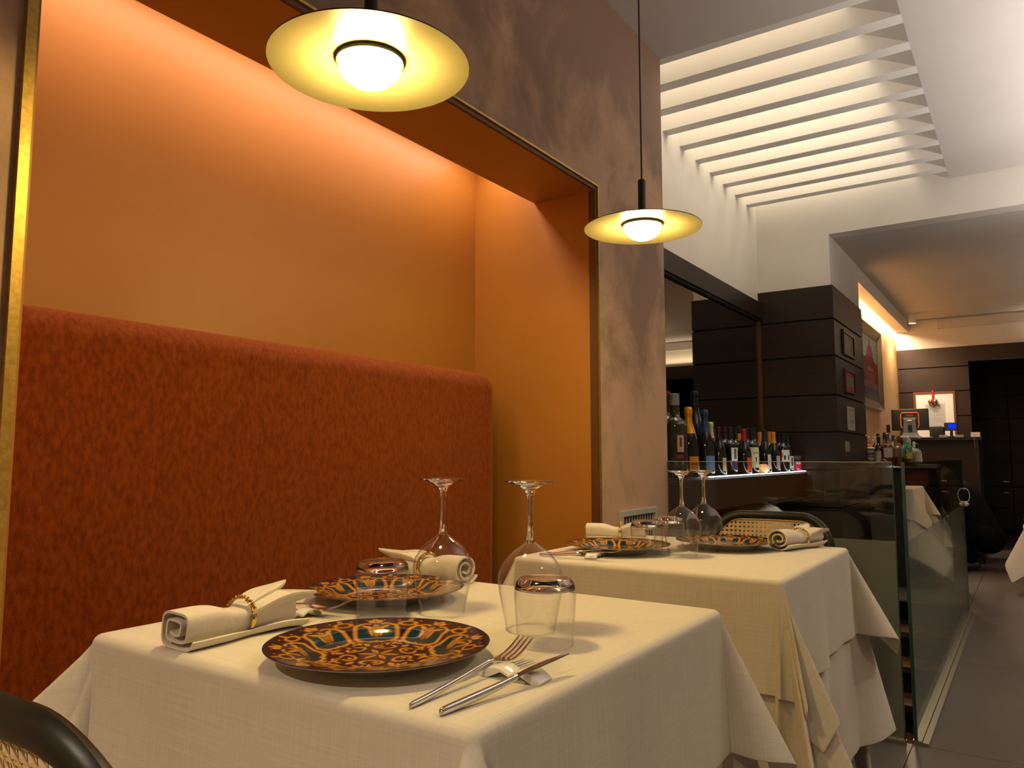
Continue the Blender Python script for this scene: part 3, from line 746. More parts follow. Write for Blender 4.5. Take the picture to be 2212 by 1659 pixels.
def ring_mesh():
    P = []
    for k in range(64):
        a = 2 * PI * k / 64; up = max(0, math.sin(a))
        P.append((.0300 * math.cos(a), 0, .0265 + .0260 * math.sin(a)))
    b = MB().tube(P, .0011, 8, closed=True, flat=3.6, up=None)
    tw = []
    for s in (0, PI):
        q = []
        for k in range(70):
            a = .15 * PI + .7 * PI * k / 69; c = .0022 * math.cos(14 * a + s); d = .0022 * math.sin(14 * a + s)
            q.append(((.0317 + c) * math.cos(a), d, .0265 + (.0278 + c) * math.sin(a)))
        tw.append(MB().tube(q, .0015, 6).mesh('twisted_strand', M_ring))
    return b.mesh('band', M_ring), tw
RB, RT = ring_mesh()
NM = [napkin_mesh(.86, 1), napkin_mesh(.74, 4, 4.5)]
def napkin(p, rz, k, label, rlabel, at=.108):
    o = put('napkin', NM[k], None, (p[0], p[1], TZ), (0, 0, rz)); tag(o, label, 'napkin', 'rolled linen napkins')
    c, s = math.cos(rz), math.sin(rz)
    t = thing('napkin_ring', rlabel, 'napkin ring', (p[0] - s * at, p[1] + c * at, TZ + .0005), rz, 'gold napkin rings')
    put('band', RB, t)
    for m in RT: put('twisted_strand', m, t)
napkin((-.958, .604), .04, 1, 'rolled ivory napkin left of the front plate, its folded end towards the camera', 'gold ring around the napkin left of the front plate')
napkin((-.955, 1.235), 1.50, 0, 'rolled ivory napkin behind the rear plate on the nearer table, against the banquette', 'gold ring around the napkin behind the rear plate')
napkin((-1.165, 2.120), -1.20, 1, 'rolled ivory napkin behind the plate below the vent grille', 'gold ring around the napkin below the vent grille')
napkin((-.588, 2.165), -.28, 0, 'rolled ivory napkin in front of the cane chair, its spiral end showing', 'gold ring around the napkin in front of the cane chair')
# ================================================================ CANE CHAIRS
def chair_meshes():
    W, H, RC, KC = .212, .292, .112, .85          # half width, height, corner radius, plan curvature
    z0 = .520
    def place(s, t, off=0.):                       # backrest surface: s across, t up, curved forwards at the sides
        y = .21 - KC * s * s + .05 * (t / H); return (s, y + off, z0 + t)
    def outline(ins, n=12):
        w, h0, h1, r = W - ins, ins, H - ins, max(RC - ins, .02); P = []
        for cx, cz, a0 in ((w - r, h1 - r, 0), (-w + r, h1 - r, PI / 2), (-w + r, h0 + r, PI), (w - r, h0 + r, 1.5 * PI)):
            for k in range(n + 1): a = a0 + PI / 2 * k / n; P.append((cx + r * math.cos(a), cz + r * math.sin(a)))
        # densify the long straights so that they follow the plan curve
        Q = []
        for i in range(len(P)):
            a, b = P[i], P[(i + 1) % len(P)]; m = max(1, int(math.dist(a, b) / .02))
            for k in range(m): Q.append((a[0] + (b[0] - a[0]) * k / m, a[1] + (b[1] - a[1]) * k / m))
        return Q
    ring = MB().tube([place(*p) for p in outline(.011)], .0125, 12, closed=True, flat=1.35, up=(0, 1, 0))
    border = MB().tube([place(p[0], p[1], -.004) for p in outline(.0245)], .0028, 6, closed=True, up=(0, 1, 0))
    # cane: doubled uprights and rails plus both diagonals, as flat strands
    ins = .024; w, h, r = W - ins, H - 2 * ins, RC - ins
    def inside(s, t):
        if abs(s) > w or t < ins or t > ins + h: return False
        dx, dz = abs(s) - (w - r), abs(t - (ins + h / 2)) - (h / 2 - r)
        return not (dx > 0 and dz > 0 and dx * dx + dz * dz > r * r)
    cn = MB(); pitch = .0145; hw = .0014
    def strand(p0, p1, off):
        n = max(2, int(math.dist(p0, p1) / .006)); dx, dz = p1[0] - p0[0], p1[1] - p0[1]; L = math.hypot(dx, dz); nx, nz = -dz / L * hw, dx / L * hw
        run = []
        for k in range(n + 2):
            q = (p0[0] + dx * k / n, p0[1] + dz * k / n)
            if k <= n and inside(*q): run.append(q)
            elif run:
                if len(run) > 1:
                    for sgn in (0, .0007):
                        cn.grid([[place(a - nx, b - nz, off + sgn), place(a + nx, b + nz, off + sgn)] for a, b in run])
                run = []
    k = -int(W / pitch)
    while k * pitch < W:
        for e in (-.0021, .0021): strand((k * pitch + e, 0), (k * pitch + e, H), -.0004)
        k += 1
    for k in range(int(H / pitch) + 1):
        for e in (-.0021, .0021): strand((-W, k * pitch + e), (W, k * pitch + e), .0004)
    for k in range(-30, 31):
        strand((k * pitch + pitch / 2, 0), (k * pitch + pitch / 2 + H, H), .0010)
        strand((k * pitch + pitch / 2, 0), (k * pitch + pitch / 2 - H, H), -.0010)
    seat = MB(); P = []
    for t, ins2, z in ((0, .0, .435), (1, -.004, .440), (2, -.004, .452), (3, .004, .463), (4, .03, .468), (5, .12, .470)):
        row = []
        for k in range(40):
            a = 2 * PI * k / 40; q = (abs(math.cos(a)) ** 4 + abs(math.sin(a)) ** 4) ** -.25
            row.append(((.235 - ins2) * q * math.cos(a), -.01 + (.225 - ins2) * q * math.sin(a), z))
        P.append(row)
    seat.grid([[P[i][k] for i in range(6)] for k in range(40)], closed_u=True)
    seat.f.append(tuple(k * 6 + 5 for k in range(40))); seat.f.append(tuple(k * 6 for k in range(40))[::-1])
    sf = MB().tube([(.215 * math.copysign(abs(math.cos(a)) ** .5, math.cos(a)), -.01 + .205 * math.copysign(abs(math.sin(a)) ** .5, math.sin(a)), .425) for a in np.linspace(0, 2 * PI, 41)[:-1]], .013, 8, closed=True)
    legs = []
    for sx in (-1, 1):
        legs.append(MB().tube([(sx * .215, -.215, 0), (sx * .185, -.175, .43)], [.0095, .0165], 12))
        legs.append(MB().tube([(sx * .220, .245, 0), (sx * .185, .17, .43)], [.0095, .0165], 12))
    posts = [MB().tube([(sx * .185, .165, .42), (sx * .19, .168, .50), (sx * .185, .183, .545)], [.014, .013, .012], 10) for sx in (-1, 1)]
    mm = [(ring.mesh('back_frame', M_chair), None), (border.mesh('cane_border', M_cane), None), (cn.mesh('cane_webbing', M_cane, smooth=False, fix=False), 'stuff'),
          (seat.mesh('seat', mat('seat_pad', (.05, .045, .03), .7)), None), (sf.mesh('seat_frame', M_chair), None)]
    mm += [(l.mesh('leg', M_chair), None) for l in legs] + [(p.mesh('back_post', M_chair), None) for p in posts]
    return mm
CH = chair_meshes()
def chair(loc, rz, label):
    t = thing('cane_chair', label, 'chair', loc, rz, 'black framed cane chairs')
    for m, k in CH:
        o = put(m.name, m, t)
        if k: o['kind'] = k
    return t
chair((-.772, 2.525, 0), .02, 'black framed cane back chair facing the second table before the glass')
chair((-.735, .555, 0), PI - .10, 'black framed cane back chair tucked in at the near side of the nearest table')
chair((-1.06, 8.00, 0), 1.2, 'black framed cane back chair far behind the balustrade beyond the third table')

# ================================================================ BOTTLES
M_bott = mat('dark_bottle_glass', (.006, .008, .005), .05, spec=.6, coat=.3)
M_bottg = mat('olive_bottle_glass', (.030, .034, .006), .06, spec=.6, coat=.3)
def bottle_profile(kind, H, r):
    if kind == 'bordeaux': q = [(0, 0), (.92, 0), (1, .02), (1, .60), (.97, .635), (.82, .675), (.55, .705), (.42, .735), (.395, .80), (.39, .97), (.41, .972), (.41, .995), (.36, 1), (0, 1)]
    elif kind == 'champagne': q = [(0, 0), (.92, 0), (1, .02), (1, .38), (.96, .46), (.83, .56), (.62, .66), (.44, .74), (.36, .82), (.34, .93), (.37, .935), (.37, .975), (.34, 1), (0, 1)]
    elif kind == 'spirit': q = [(0, 0), (.95, 0), (1, .02), (1, .58), (.95, .64), (.70, .70), (.42, .74), (.38, .80), (.38, .97), (.36, 1), (0, 1)]
    else: q = [(0, 0), (.95, 0), (1, .03), (1, .50), (.96, .60), (.75, .69), (.45, .75), (.40, .80), (.40, .97), (.36, 1), (0, 1)]
    return [(a * r, b * H) for a, b in q]
def r_at(prof, z):
    for (r0, z0), (r1, z1) in zip(prof[1:-1], prof[2:]):
        if z0 <= z <= z1 and z1 > z0: return r0 + (r1 - r0) * (z - z0) / (z1 - z0)
    return prof[2][0]
def patch(prof, a0, a1, z0, z1, off, n=10, m=3):
    P = []
    for i in range(n + 1):
        a = math.radians(a0 + (a1 - a0) * i / n)
        P.append([((r_at(prof, z0 + (z1 - z0) * k / m) + off) * math.cos(a), (r_at(prof, z0 + (z1 - z0) * k / m) + off) * math.sin(a), z0 + (z1 - z0) * k / m) for k in range(m + 1)])
    return MB().grid(P)
PM = {}
def pm(c, rough=.55, metal=0.):
    k = (c, rough, metal)
    if k not in PM: PM[k] = mat('print_' + str(len(PM)), c, rough, metal)
    return PM[k]
def bottle(loc, kind, H, r, cap, label, group, capfrom=.76, glass=None, lab=None, prints=(), name='wine_bottle', cat='bottle', bulge=False, capm=0.25, fill=None):
    t = thing(name, label, cat, loc, 0, group)
    pr = bottle_profile(kind, H, r)
    MB().lathe(pr, 28).obj('body', glass or M_bott, t)
    if fill: MB().lathe([(0, .004), (r * .93, .004), (r * .93, H * fill[0]), (0, H * fill[0])], 24).obj('liquid', pm(fill[1], .1), t)
    if cap:
        z0 = H * capfrom; zz = np.linspace(z0, H * .995, 9)
        cp = [(r_at(pr, z) + .0009 + (.0022 if bulge and i in (6, 7) else 0), z) for i, z in enumerate(zz)] + [(r * .30, H + .0012), (0, H + .0014)]
        MB().lathe(cp, 24, capa=False).obj('capsule', pm(cap, .38, capm), t)
    if lab:
        a, span, z0, z1, c = lab
        lo = patch(pr, a - span / 2, a + span / 2, z0 * H, z1 * H, .0007).obj('label', pm(c, .6), t)
        for (da, sp, q0, q1, c2) in prints:
            patch(pr, a + da - sp / 2, a + da + sp / 2, q0 * H, q1 * H, .0011, 6, 2).obj('print', pm(c2, .6), lo)
    return t
GS = 'wine bottles along the mirror shelf'
ORD = ['first', 'second', 'third', 'fourth', 'fifth', 'sixth', 'seventh', 'eighth', 'ninth', 'tenth', 'eleventh', 'twelfth', 'thirteenth', 'fourteenth', 'fifteenth', 'sixteenth', 'seventeenth', 'eighteenth', 'nineteenth', 'twentieth', 'twenty-first', 'twenty-second', 'twenty-third']
A = -32
SHELF = [  # x, y, kind, H, r, capsule, capfrom, description, label, prints, extra
 (-1.500, 3.574, 'bordeaux', .421, .055, '#8e1f16', .955, 'tall bottle with red cap and oval label cut by the wall', (A, 62, .22, .60, '#d98a1e'), ((0, 56, .36, .46, '#e8ddc8'), (0, 26, .37, .45, '#c0201a')), {}),
 (-1.390, 3.411, 'bordeaux', .395, .056, '#8d9094', .86, 'magnum with a silver capsule and portrait oval on dark label', (A - 6, 100, .10, .52, '#2a2a24'), ((-4, 34, .30, .50, '#cba68a'), (-4, 12, .36, .47, '#6b3d2c'), (-8, 34, .225, .262, '#a3222c')), {}),
 (-1.380, 3.560, 'champagne', .338, .047, '#d99416', .62, 'champagne bottle with a golden yellow capsule and orange label', (A - 4, 64, .06, .29, '#e08d12'), ((0, 44, .17, .20, '#8a4b08'),), {'bulge': True, 'capm': .5}),
 (-1.500, 3.963, 'champagne', .452, .056, '#17171a', .82, 'very tall black sparkling magnum with a red neck band', (A, 110, .06, .26, '#22241f'), ((10, 24, .16, .175, '#9a9a90'),), {}),
 (-1.400, 3.839, 'champagne', .340, .047, '#26415f', .66, 'sparkling bottle with a dark blue capsule and blue label', (A, 70, .08, .30, '#4f6b8a'), (), {'bulge': True, 'capm': .5}),
 (-1.450, 4.061, 'champagne', .285, .041, '#c9c07a', .70, 'sparkling bottle with a pale gold foil capsule', (A, 60, .1, .3, '#cdb36e'), (), {'bulge': True, 'capm': .4}),
 (-1.370, 3.962, 'champagne', .2525, .038, '#1d1a1a', .76, 'bottle with a plain black capsule and small cream label', (A + 8, 40, .08, .36, '#bfa468'), (), {}),
 (-1.500, 4.269, 'bordeaux', .253, .036, '#8a2024', .76, 'bottle with a thin red capsule behind its neighbours', (A, 60, .2, .5, '#c8b890'), (), {}),
 (-1.400, 4.241, 'bordeaux', .262, .037, '#241f22', .76, 'dark bottle with a white portrait label over purple', (A, 66, .10, .56, '#d9d5cf'), ((0, 62, .10, .28, '#4a3450'), (2, 26, .32, .54, '#6a4a40')), {}),
 (-1.480, 4.382, 'bordeaux', .271, .036, '#4a1a20', .76, 'bottle with a maroon capsule behind the purple label', (A, 60, .1, .5, '#cbc2b0'), (), {}),
 (-1.440, 4.448, 'bordeaux', .2674, .036, '#231f22', .76, 'dark bottle with a narrow white and purple label', (A, 60, .10, .56, '#d6cfc6'), ((0, 56, .10, .28, '#4a3450'), (4, 24, .32, .54, '#5a3a36')), {}),
 (-1.470, 4.618, 'burgundy', .283, .038, '#2b2b28', .86, 'bottle wrapped in an orange label from foot to neck', (A, 130, .02, .84, '#c27a1e'), ((14, 60, .36, .58, '#3a1c12'),), {}),
 (-1.360, 4.358, 'champagne', .255, .040, '#a51d20', .74, 'bottle with a bright red capsule and orange-red label', (A + 4, 46, .06, .36, '#d0431c'), (), {}),
 (-1.460, 4.754, 'bordeaux', .275, .036, '#2a2825', .76, 'dark bottle with a black capsule behind the cream label', (A, 60, .1, .5, '#c9bf9c'), (), {}),
 (-1.380, 4.577, 'bordeaux', .264, .037, '#26241f', .76, 'bottle with a broad cream label and tiny brown emblem', (A - 6, 116, .12, .58, '#d3c79c'), ((0, 14, .26, .36, '#4a2f1c'), (0, 60, .44, .46, '#7a6a44')), {}),
 (-1.500, 5.029, 'bordeaux', .2896, .036, '#262420', .76, 'dark bottle with a black capsule in the rear row', (A, 60, .1, .5, '#d5cdb0'), (), {}),
 (-1.440, 4.943, 'bordeaux', .2545, .036, '#d9822a', .72, 'bottle with an orange capsule and black lettered white label', (A, 60, .06, .48, '#d8d4cc'), ((0, 30, .26, .40, '#2a2a2a'),), {}),
 (-1.360, 4.765, 'champagne', .2632, .039, '#20251f', .72, 'bottle with a dark green capsule and tall white label', (A + 4, 40, .08, .42, '#cfcbd0'), (), {}),
 (-1.470, 5.270, 'bordeaux', .266, .036, '#d9822a', .74, 'rear bottle with an orange capsule and orange label', (A, 60, .18, .5, '#d98a4a'), (), {}),
 (-1.390, 5.073, 'champagne', .257, .039, '#dd8a20', .72, 'bottle with a bright orange capsule and grey label', (A + 4, 46, .06, .40, '#9a938c'), (), {}),
 (-1.360, 5.198, 'bordeaux', .2535, .037, '#20221f', .76, 'dark bottle with two black beasts on a white label', (A - 10, 104, .26, .56, '#d6d0c8'), ((-22, 18, .30, .42, '#1c1a1a'), (20, 18, .30, .42, '#1c1a1a'), (-44, 16, .36, .50, '#d97a2a')), {}),
 (-1.460, 5.471, 'bordeaux', .261, .036, '#23211f', .76, 'dark rear bottle with a sepia label near the candle jar', (A, 60, .25, .55, '#a98a5e'), (), {}),
 (-1.380, 5.378, 'champagne', .252, .038, '#221f1f', .76, 'bottle with a white label carrying a black ink sketch', (A + 2, 56, .08, .40, '#d2d2cc'), ((0, 24, .14, .36, '#3a3a38'),), {}),
]
ZS = .914
SHELF_S = sorted(SHELF, key=lambda b: b[0] / b[1] * -1, reverse=True)
for i, (x, y, k, H, r, cp, cf, ds_, lb, prn, ex) in enumerate(SHELF_S):
    t = bottle((x, y, ZS), k, H, r, cp, ds_ + ', ' + ORD[i] + ' from the left', GS, cf, M_bottg if 'silver' in ds_ else None, lb, prn, **ex)
    if 'red neck band' in ds_: MB().lathe([(.0215, .345), (.0212, .352), (.0208, .359)], 24, capa=False, capb=False).obj('neck_band', pm('#a81c22'), t)
def text(s, size, loc, rot, m, parent, name='lettering', ext=.0004):
    c = bpy.data.curves.new(name, 'FONT'); c.body = s; c.size = size; c.extrude = ext; c.align_x = 'CENTER'; c.align_y = 'CENTER'
    c.materials.append(m); o = bpy.data.objects.new(name, c); COL.objects.link(o)
    me = bpy.data.meshes.new_from_object(o.evaluated_get(bpy.context.evaluated_depsgraph_get())); bpy.data.objects.remove(o)
    return put(name, me, parent, loc, rot)
for o in list(bpy.data.objects):
    if o.get('category') == 'bottle' and o.get('label', '').startswith('magnum with a silver'):
        a = math.radians(A - 16); text('LA B', .020, (.0552 * math.cos(a), .0552 * math.sin(a), .066), (PI / 2, 0, a + PI / 2), pm('#b9b2a0'), o)
    if o.get('label', '').startswith('champagne bottle with a golden'):
        pass
rk = MB(); P = []
for i in range(9):
    row = []
    for k in range(16):
        a, b = 2 * PI * k / 16, PI * i / 8 - PI / 2; q = 1 + .13 * math.sin(3 * a + 2 * i) + .08 * math.cos(5 * a - i)
        row.append((.036 * q * math.cos(a) * math.cos(b) ** .6 if abs(b) < 1.57 else 0, .042 * q * math.sin(a) * math.cos(b) ** .6 if abs(b) < 1.57 else 0, .026 + .027 * math.sin(b)))
    P.append(row)
rk.grid([[P[i][k] for i in range(9)] for k in range(16)], closed_u=True)
m_salt = mat('salt_rock', (.75, .36, .16), .5, c2=(.85, .52, .28), scale=30, bump=.4, bscale=40, emit=(1, .45, .16), es=.55)
tag(rk.obj('salt_lamp', m_salt, None, (-1.345, 4.662, ZS)), 'glowing orange salt rock on the shelf edge in front of the bottles', 'salt lamp')
t = thing('candle_jar', 'pink-red candle in a glass jar at the right end of the wine shelf', 'candle', (-1.345, 5.455, ZS))
MB().lathe([(0, 0), (.036, 0), (.040, .006), (.040, .070), (.034, .080)], 28, capb=False).obj('jar', M_glass, t)
MB().lathe([(0, .003), (.036, .003), (.036, .058), (0, .058)], 24).obj('wax', mat('pink_wax', (.55, .015, .07), .5, emit=(.9, .02, .1), es=.12), t)
MB().lathe([(.030, .082), (.036, .082), (.036, .104), (0, .104)], 24).obj('lid', mat('jar_lid', (.10, .07, .06), .4), t)
patch([(0, 0), (.04, 0), (.040, .006), (.040, .07)], -75, -30, .045, .064, .0007).obj('label', M_paper, t)
# pale round vase under the shelf
t = tag(MB().lathe([(0, 0), (.10, 0), (.12, .02), (.17, .16), (.205, .34), (.212, .50), (.200, .60), (.170, .665), (.125, .705), (.085, .722), (.070, .730), (.072, .742), (.062, .744), (.055, .735), (0, .73)], 48).obj('floor_vase', mat('pale_ceramic', (.76, .73, .66), .55), None, (-1.42, 4.75, 0)),
        'big pale round-shouldered floor vase under the wine shelf behind the cane chair', 'vase')

# ================================================================ PILLAR FITTINGS
def framed(name, label, cat, y0, y1, z0, z1, x, fw, fm, inner, depth=.018, mount=None):
    t = thing(name, label, cat, (x, (y0 + y1) / 2, z0)); h = (y1 - y0) / 2; H = z1 - z0
    f = MB().box(0, depth, -h, h, 0, fw).box(0, depth, -h, h, H - fw, H).box(0, depth, -h, -h + fw, fw, H - fw).box(0, depth, h - fw, h, fw, H - fw)
    f.obj('frame', fm, t, smooth=False)
    MB().box(0, depth * .45, -h + fw, h - fw, fw, H - fw).obj('mount' if mount else 'print', mount or inner, t, smooth=False)
    return t, h, H
X1 = -1.083
t, h, H = framed('picture_frame', 'small black framed sepia photo high on the wood pillar', 'picture', 5.79, 6.20, 1.745, 1.925, X1, .022, M_black, mat('sepia_print', (.30, .19, .12), .5, c2=(.12, .07, .05), scale=9))
t, h, H = framed('picture_frame', 'small framed award with crimson mount on the wood pillar', 'picture', 5.80, 6.165, 1.472, 1.642, X1, .014, mat('dark_red_frame', (.06, .018, .015), .4), None, mount=mat('crimson_mount', (.33, .02, .05), .6))
MB().box(.009, .0105, -h + .055, h - .055, .045, H - .045).obj('award_sheet', mat('olive_sheet', (.17, .14, .075), .6), t, smooth=False)
t = thing('certificate', 'unframed cream certificate with print lines fixed low on the wood pillar', 'certificate', (X1, 6.01, 1.203))
MB().box(0, .005, -.13, .13, 0, .172).obj('sheet', mat('cream_sheet', (.42, .38, .27), .6), t, smooth=False)
ln = MB()
for z, w_ in ((.150, .08), (.142, .08), (.115, .03), (.098, .05), (.072, .06), (.064, .07), (.056, .05), (.03, .03)): ln.box(.005, .0054, -w_, w_, z, z + .0035)
ln.obj('print_lines', mat('grey_ink', (.16, .13, .09), .7), t, smooth=False)
t = thing('switch_plate', 'metal light switch plate with three rockers below the certificate', 'switch', (X1, 5.835, 1.045))
MB().box(0, .006, -.06, .06, 0, .075).obj('plate', M_alu, t, smooth=False)
for k in range(3): MB().box(.006, .010, -.048 + .034 * k, -.020 + .034 * k, .012, .063).obj('rocker', mat('rocker', (.30, .28, .25), .4), t, smooth=False)

# ================================================================ BIG PICTURE ON THE TIMBER WALL
t = thing('wall_picture', 'large gilt-framed print of a red domed palace on the timber wall', 'picture', (-1.225, 7.70, 1.46))
h, H = .62, .775
M_gilt = mat('champagne_gilt', (.42, .33, .19), .35, .6, c2=(.50, .41, .26), scale=30)
fr = MB(); fw = .085
for poly, a in (([(-h, 0), (h, 0), (h - fw, fw), (-h + fw, fw)], 0), ([(-h, H), (-h + fw, H - fw), (h - fw, H - fw), (h, H)], 0), ([(-h, 0), (-h + fw, fw), (-h + fw, H - fw), (-h, H)], 0), ([(h, 0), (h, H), (h - fw, H - fw), (h - fw, fw)], 0)):
    v = []; n = 4
    for x in (0, 1):
        for p in poly:
            inner = abs(abs(p[0]) - h) > .01
            v.append((.0 if x == 0 else (.012 if inner else .042), p[0], p[1]))
    fr.add(v, [(0, 1, 2, 3), (4, 5, 6, 7), (0, 1, 5, 4), (1, 2, 6, 5), (2, 3, 7, 6), (3, 0, 4, 7)])
fr.obj('frame', M_gilt, t, smooth=False)
IW, I0, I1 = h - fw, fw, H - fw
MB().box(0, .006, -IW, IW, I0, I1).obj('print_sky', mat('print_sky', (.50, .66, .72), .4, c2=(.66, .74, .76), scale=4), t, smooth=False)
def flat(polys, x, name, c):
    mb = MB()
    for p in polys: mb.prism(p, 0, x, x + .0004)
    return mb.obj(name, mat('pic_' + name, c, .45), t, smooth=False)
cx = .12
flat([[(-IW, I0), (IW, I0), (IW, I0 + .17), (-IW, I0 + .16)]], .0062, 'print_street', (.055, .035, .085))
flat([[(-IW, .22), (IW, .22), (IW, .44), (cx + .2, .48), (cx + .2, .50), (cx - .2, .50), (cx - .2, .48), (-IW, .46)]], .0064, 'print_facade', (.30, .03, .03))
dome = [(cx + .15 * math.cos(a), .50 + .115 * math.sin(a)) for a in np.linspace(0, PI, 17)]
flat([dome, [(cx - .03, .60), (cx + .03, .60), (cx + .012, .655), (cx, .685), (cx - .012, .655)], [(cx - .19, .49), (cx - .17, .49), (cx - .18, .58)], [(cx + .17, .49), (cx + .19, .49), (cx + .18, .58)]], .0066, 'print_dome', (.42, .075, .05))
flat([[(cx - .16, .36), (cx + .16, .36), (cx + .16, .40), (cx - .16, .40)]] + [[(x, .24), (x + .03, .24), (x + .03, .34), (x, .34)] for x in np.arange(cx - .17, cx + .16, .065)], .0068, 'print_balcony', (.50, .25, .27))
flat([[(x, .225), (x + .022, .225), (x + .022, .30), (x + .011, .325), (x, .30)] for x in np.arange(-IW + .03, IW - .03, .075)] + [[(x, .38), (x + .016, .38), (x + .016, .46), (x, .46)] for x in np.arange(-IW + .05, IW - .05, .08)], .0070, 'print_arches', (.035, .01, .03))
flat([[(x, .19), (x + .012, .19), (x + .012, .255), (x, .255)] for x in np.arange(-IW + .04, IW - .03, .055)], .0071, 'print_columns', (.62, .50, .47))

# ceiling spot near the cove
def spot(loc, label, watts, seen=True, ang=120):
    t = thing('ceiling_spotlight', label, 'spotlight', loc, 0, 'white cylinder ceiling spotlights')
    MB().lathe([(0, 0), (.040, 0), (.040, -.105), (.036, -.105), (.036, -.09)], 28, capb=False).obj('housing', mat('white_enamel', (.72, .68, .60), .4), t)
    MB().lathe([(0, -.088), (.036, -.088), (.036, -.092), (0, -.094)], 24).obj('lens', glow('spot_lens' + str(len(MATS)), (1, .86, .55), 8.0), t)
    l = bpy.data.lights.new('spot_beam', 'SPOT'); l.energy = watts; l.color = (1, .80, .58); l.spot_size = math.radians(ang); l.spot_blend = .6; l.shadow_soft_size = .035
    o = bpy.data.objects.new('spot_beam', l); COL.objects.link(o); o.parent = t; o.location = (0, 0, -.11)
    return t
spot((-1.0, 9.25, ZL), 'white cylinder ceiling spotlight glowing in the far corner by the timber wall', L_SPOT)
for k, (x, y, z, w_, d_) in enumerate([(1.3, 1.0, ZC, 1.4, 'over the walkway beside the nearest table'), (1.5, 3.2, ZC, 1.4, 'over the walkway beside the balustrade'), (1.3, 5.0, ZC, 1.2, 'over the walkway by the downstand'), (-.25, -1.55, ZC, 8.0, 'over the walkway behind the camera'), (1.5, 6.6, ZL, .2, 'under the lower ceiling by the right table'), (1.4, 8.8, ZL, .15, 'under the lower ceiling before the recess')]):
    spot((x, y, z), 'unseen ceiling spotlight added as fill ' + d_, L_SPOT * w_)  # unseen spots added to fill the room with light
# ================================================================ BAR WITH SPIRITS
t = thing('bar_counter', 'narrow glossy black bar crowded with spirit bottles beyond the wood pillar', 'bar', (-.91, 6.84, 0))
MB().box(-.30, .32, -.18, .18, .915, .94).obj('counter_top', mat('black_gloss', (.010, .010, .011), .08, coat=.5), t, bevel=.002, seg=1)
MB().box(-.29, .07, -.15, .17, 0, .915).obj('cabinet', M_matblk, t, smooth=False)
MB().box(.07, .30, .12, .17, 0, .915).obj('back_panel', M_matblk, t, smooth=False)
MB().box(.07, .30, -.12, .12, .755, .775).obj('lower_shelf', M_matblk, t, smooth=False)
MB().box(-.295, .315, -.186, -.18, .925, .938).obj('edge_strip', M_steel, t, smooth=False)
tag(bx(-.07, .07, -.08, .08, 0, .125).obj('orange_box', mat('orange_red_card', (.60, .12, .035), .6), None, (-.755, 6.80, .776), smooth=False, bevel=.002), 'orange-red box on the ledge below the bar top', 'box')
GB = 'spirit bottles crowded on the bar'
clear = lambda n, c: mat('spirit_' + n, c, .06, spec=.7, coat=.5)
ZB = .941
BAR = [(-1.107, 6.86, .235, .034, '#c9c2b4', 'orange spirit bottle with a pale cap at the bar\'s pillar end', clear('orange', (.62, .12, .015)), None),
 (-1.070, 6.94, .235, .030, '#d8d5cc', 'dark bottle with a white cap in the rear row by the pillar', clear('dark', (.02, .015, .012)), (A - 30, 90, .15, .5, '#b9b4a8')),
 (-1.035, 6.86, .259, .030, '#1a1a1a', 'bottle with pale yellow neck and black cap behind the stone tower', clear('yellowish', (.52, .45, .14)), (-60, 100, .1, .45, '#b8a27c')),
 (-1.000, 6.95, .269, .030, '#151515', 'tall rear bottle with a black cap against the timber wall', clear('smoke', (.09, .085, .07)), None),
 (-1.020, 6.78, .233, .034, '#262626', 'dark green bottle with a grey-topped black cap', clear('green_black', (.012, .016, .008)), (-60, 100, .1, .4, '#6a6248')),
 (-.965, 6.93, .333, .034, '#571322', 'tallest bottle on the bar with a long burgundy neck', clear('frost', (.35, .33, .29)), None),
 (-.955, 6.77, .255, .038, '#5c5a52', 'square-shouldered bottle with a large cream label in the bar front', clear('amber_label', (.20, .05, .02)), (-65, 130, .25, .68, '#cfc6ae')),
 (-1.085, 6.94, .212, .028, '#c8c8c4', 'small clear bottle with a white cap near the pillar', clear('clear_a', (.42, .42, .40)), (-60, 100, .1, .5, '#c7a890')),
 (-.925, 6.88, .245, .030, '#3a3a36', 'clear bottle with a dark cap behind the cream label', clear('clear_b', (.50, .49, .46)), (-60, 90, .2, .5, '#d5c8b8')),
 (-.900, 6.80, .216, .028, '#a8741e', 'slim bottle with a gold capsule behind the amber decanter', clear('gold', (.24, .12, .03)), None),
 (-.893, 6.95, .240, .028, '#6a3a18', 'bottle with a cork-brown cap in the rear row', clear('brown', (.10, .05, .02)), None),
 (-.850, 6.96, .226, .028, '#4a1226', 'bottle with a dark red capsule in the rear row', clear('red', (.12, .02, .03)), (-60, 90, .2, .5, '#c0a0a0')),
 (-.845, 6.88, .218, .028, '#8a8a8e', 'bottle with a grey capsule behind the decanters', clear('grey', (.30, .30, .30)), (-60, 90, .2, .5, '#b9b5ae')),
 (-.815, 6.94, .214, .028, '#b4b4b6', 'bottle with a silver capsule at the rear right of the bar', clear('silver', (.34, .34, .34)), None),
 (-.810, 6.80, .228, .030, '#d9d9d4', 'green glass bottle with a white cap near the bar\'s right end', clear('green', (.02, .30, .07)), (-60, 100, .1, .45, '#c9b93a')),
 (-.775, 6.87, .188, .027, '#d0d0cc', 'short clear bottle with a white cap at the bar\'s right end', clear('clear_c', (.48, .48, .46)), (-60, 110, .15, .5, '#cfcabf')),
 (-.745, 6.80, .173, .030, '#23211f', 'short round bottle with a black cap at the bar\'s right end', clear('clear_d', (.34, .34, .33)), (-60, 110, .12, .55, '#bda9a2')),
 (-.745, 6.94, .090, .020, '#c8a040', 'miniature amber bottle at the far right end of the bar', clear('mini', (.35, .16, .03)), None)]
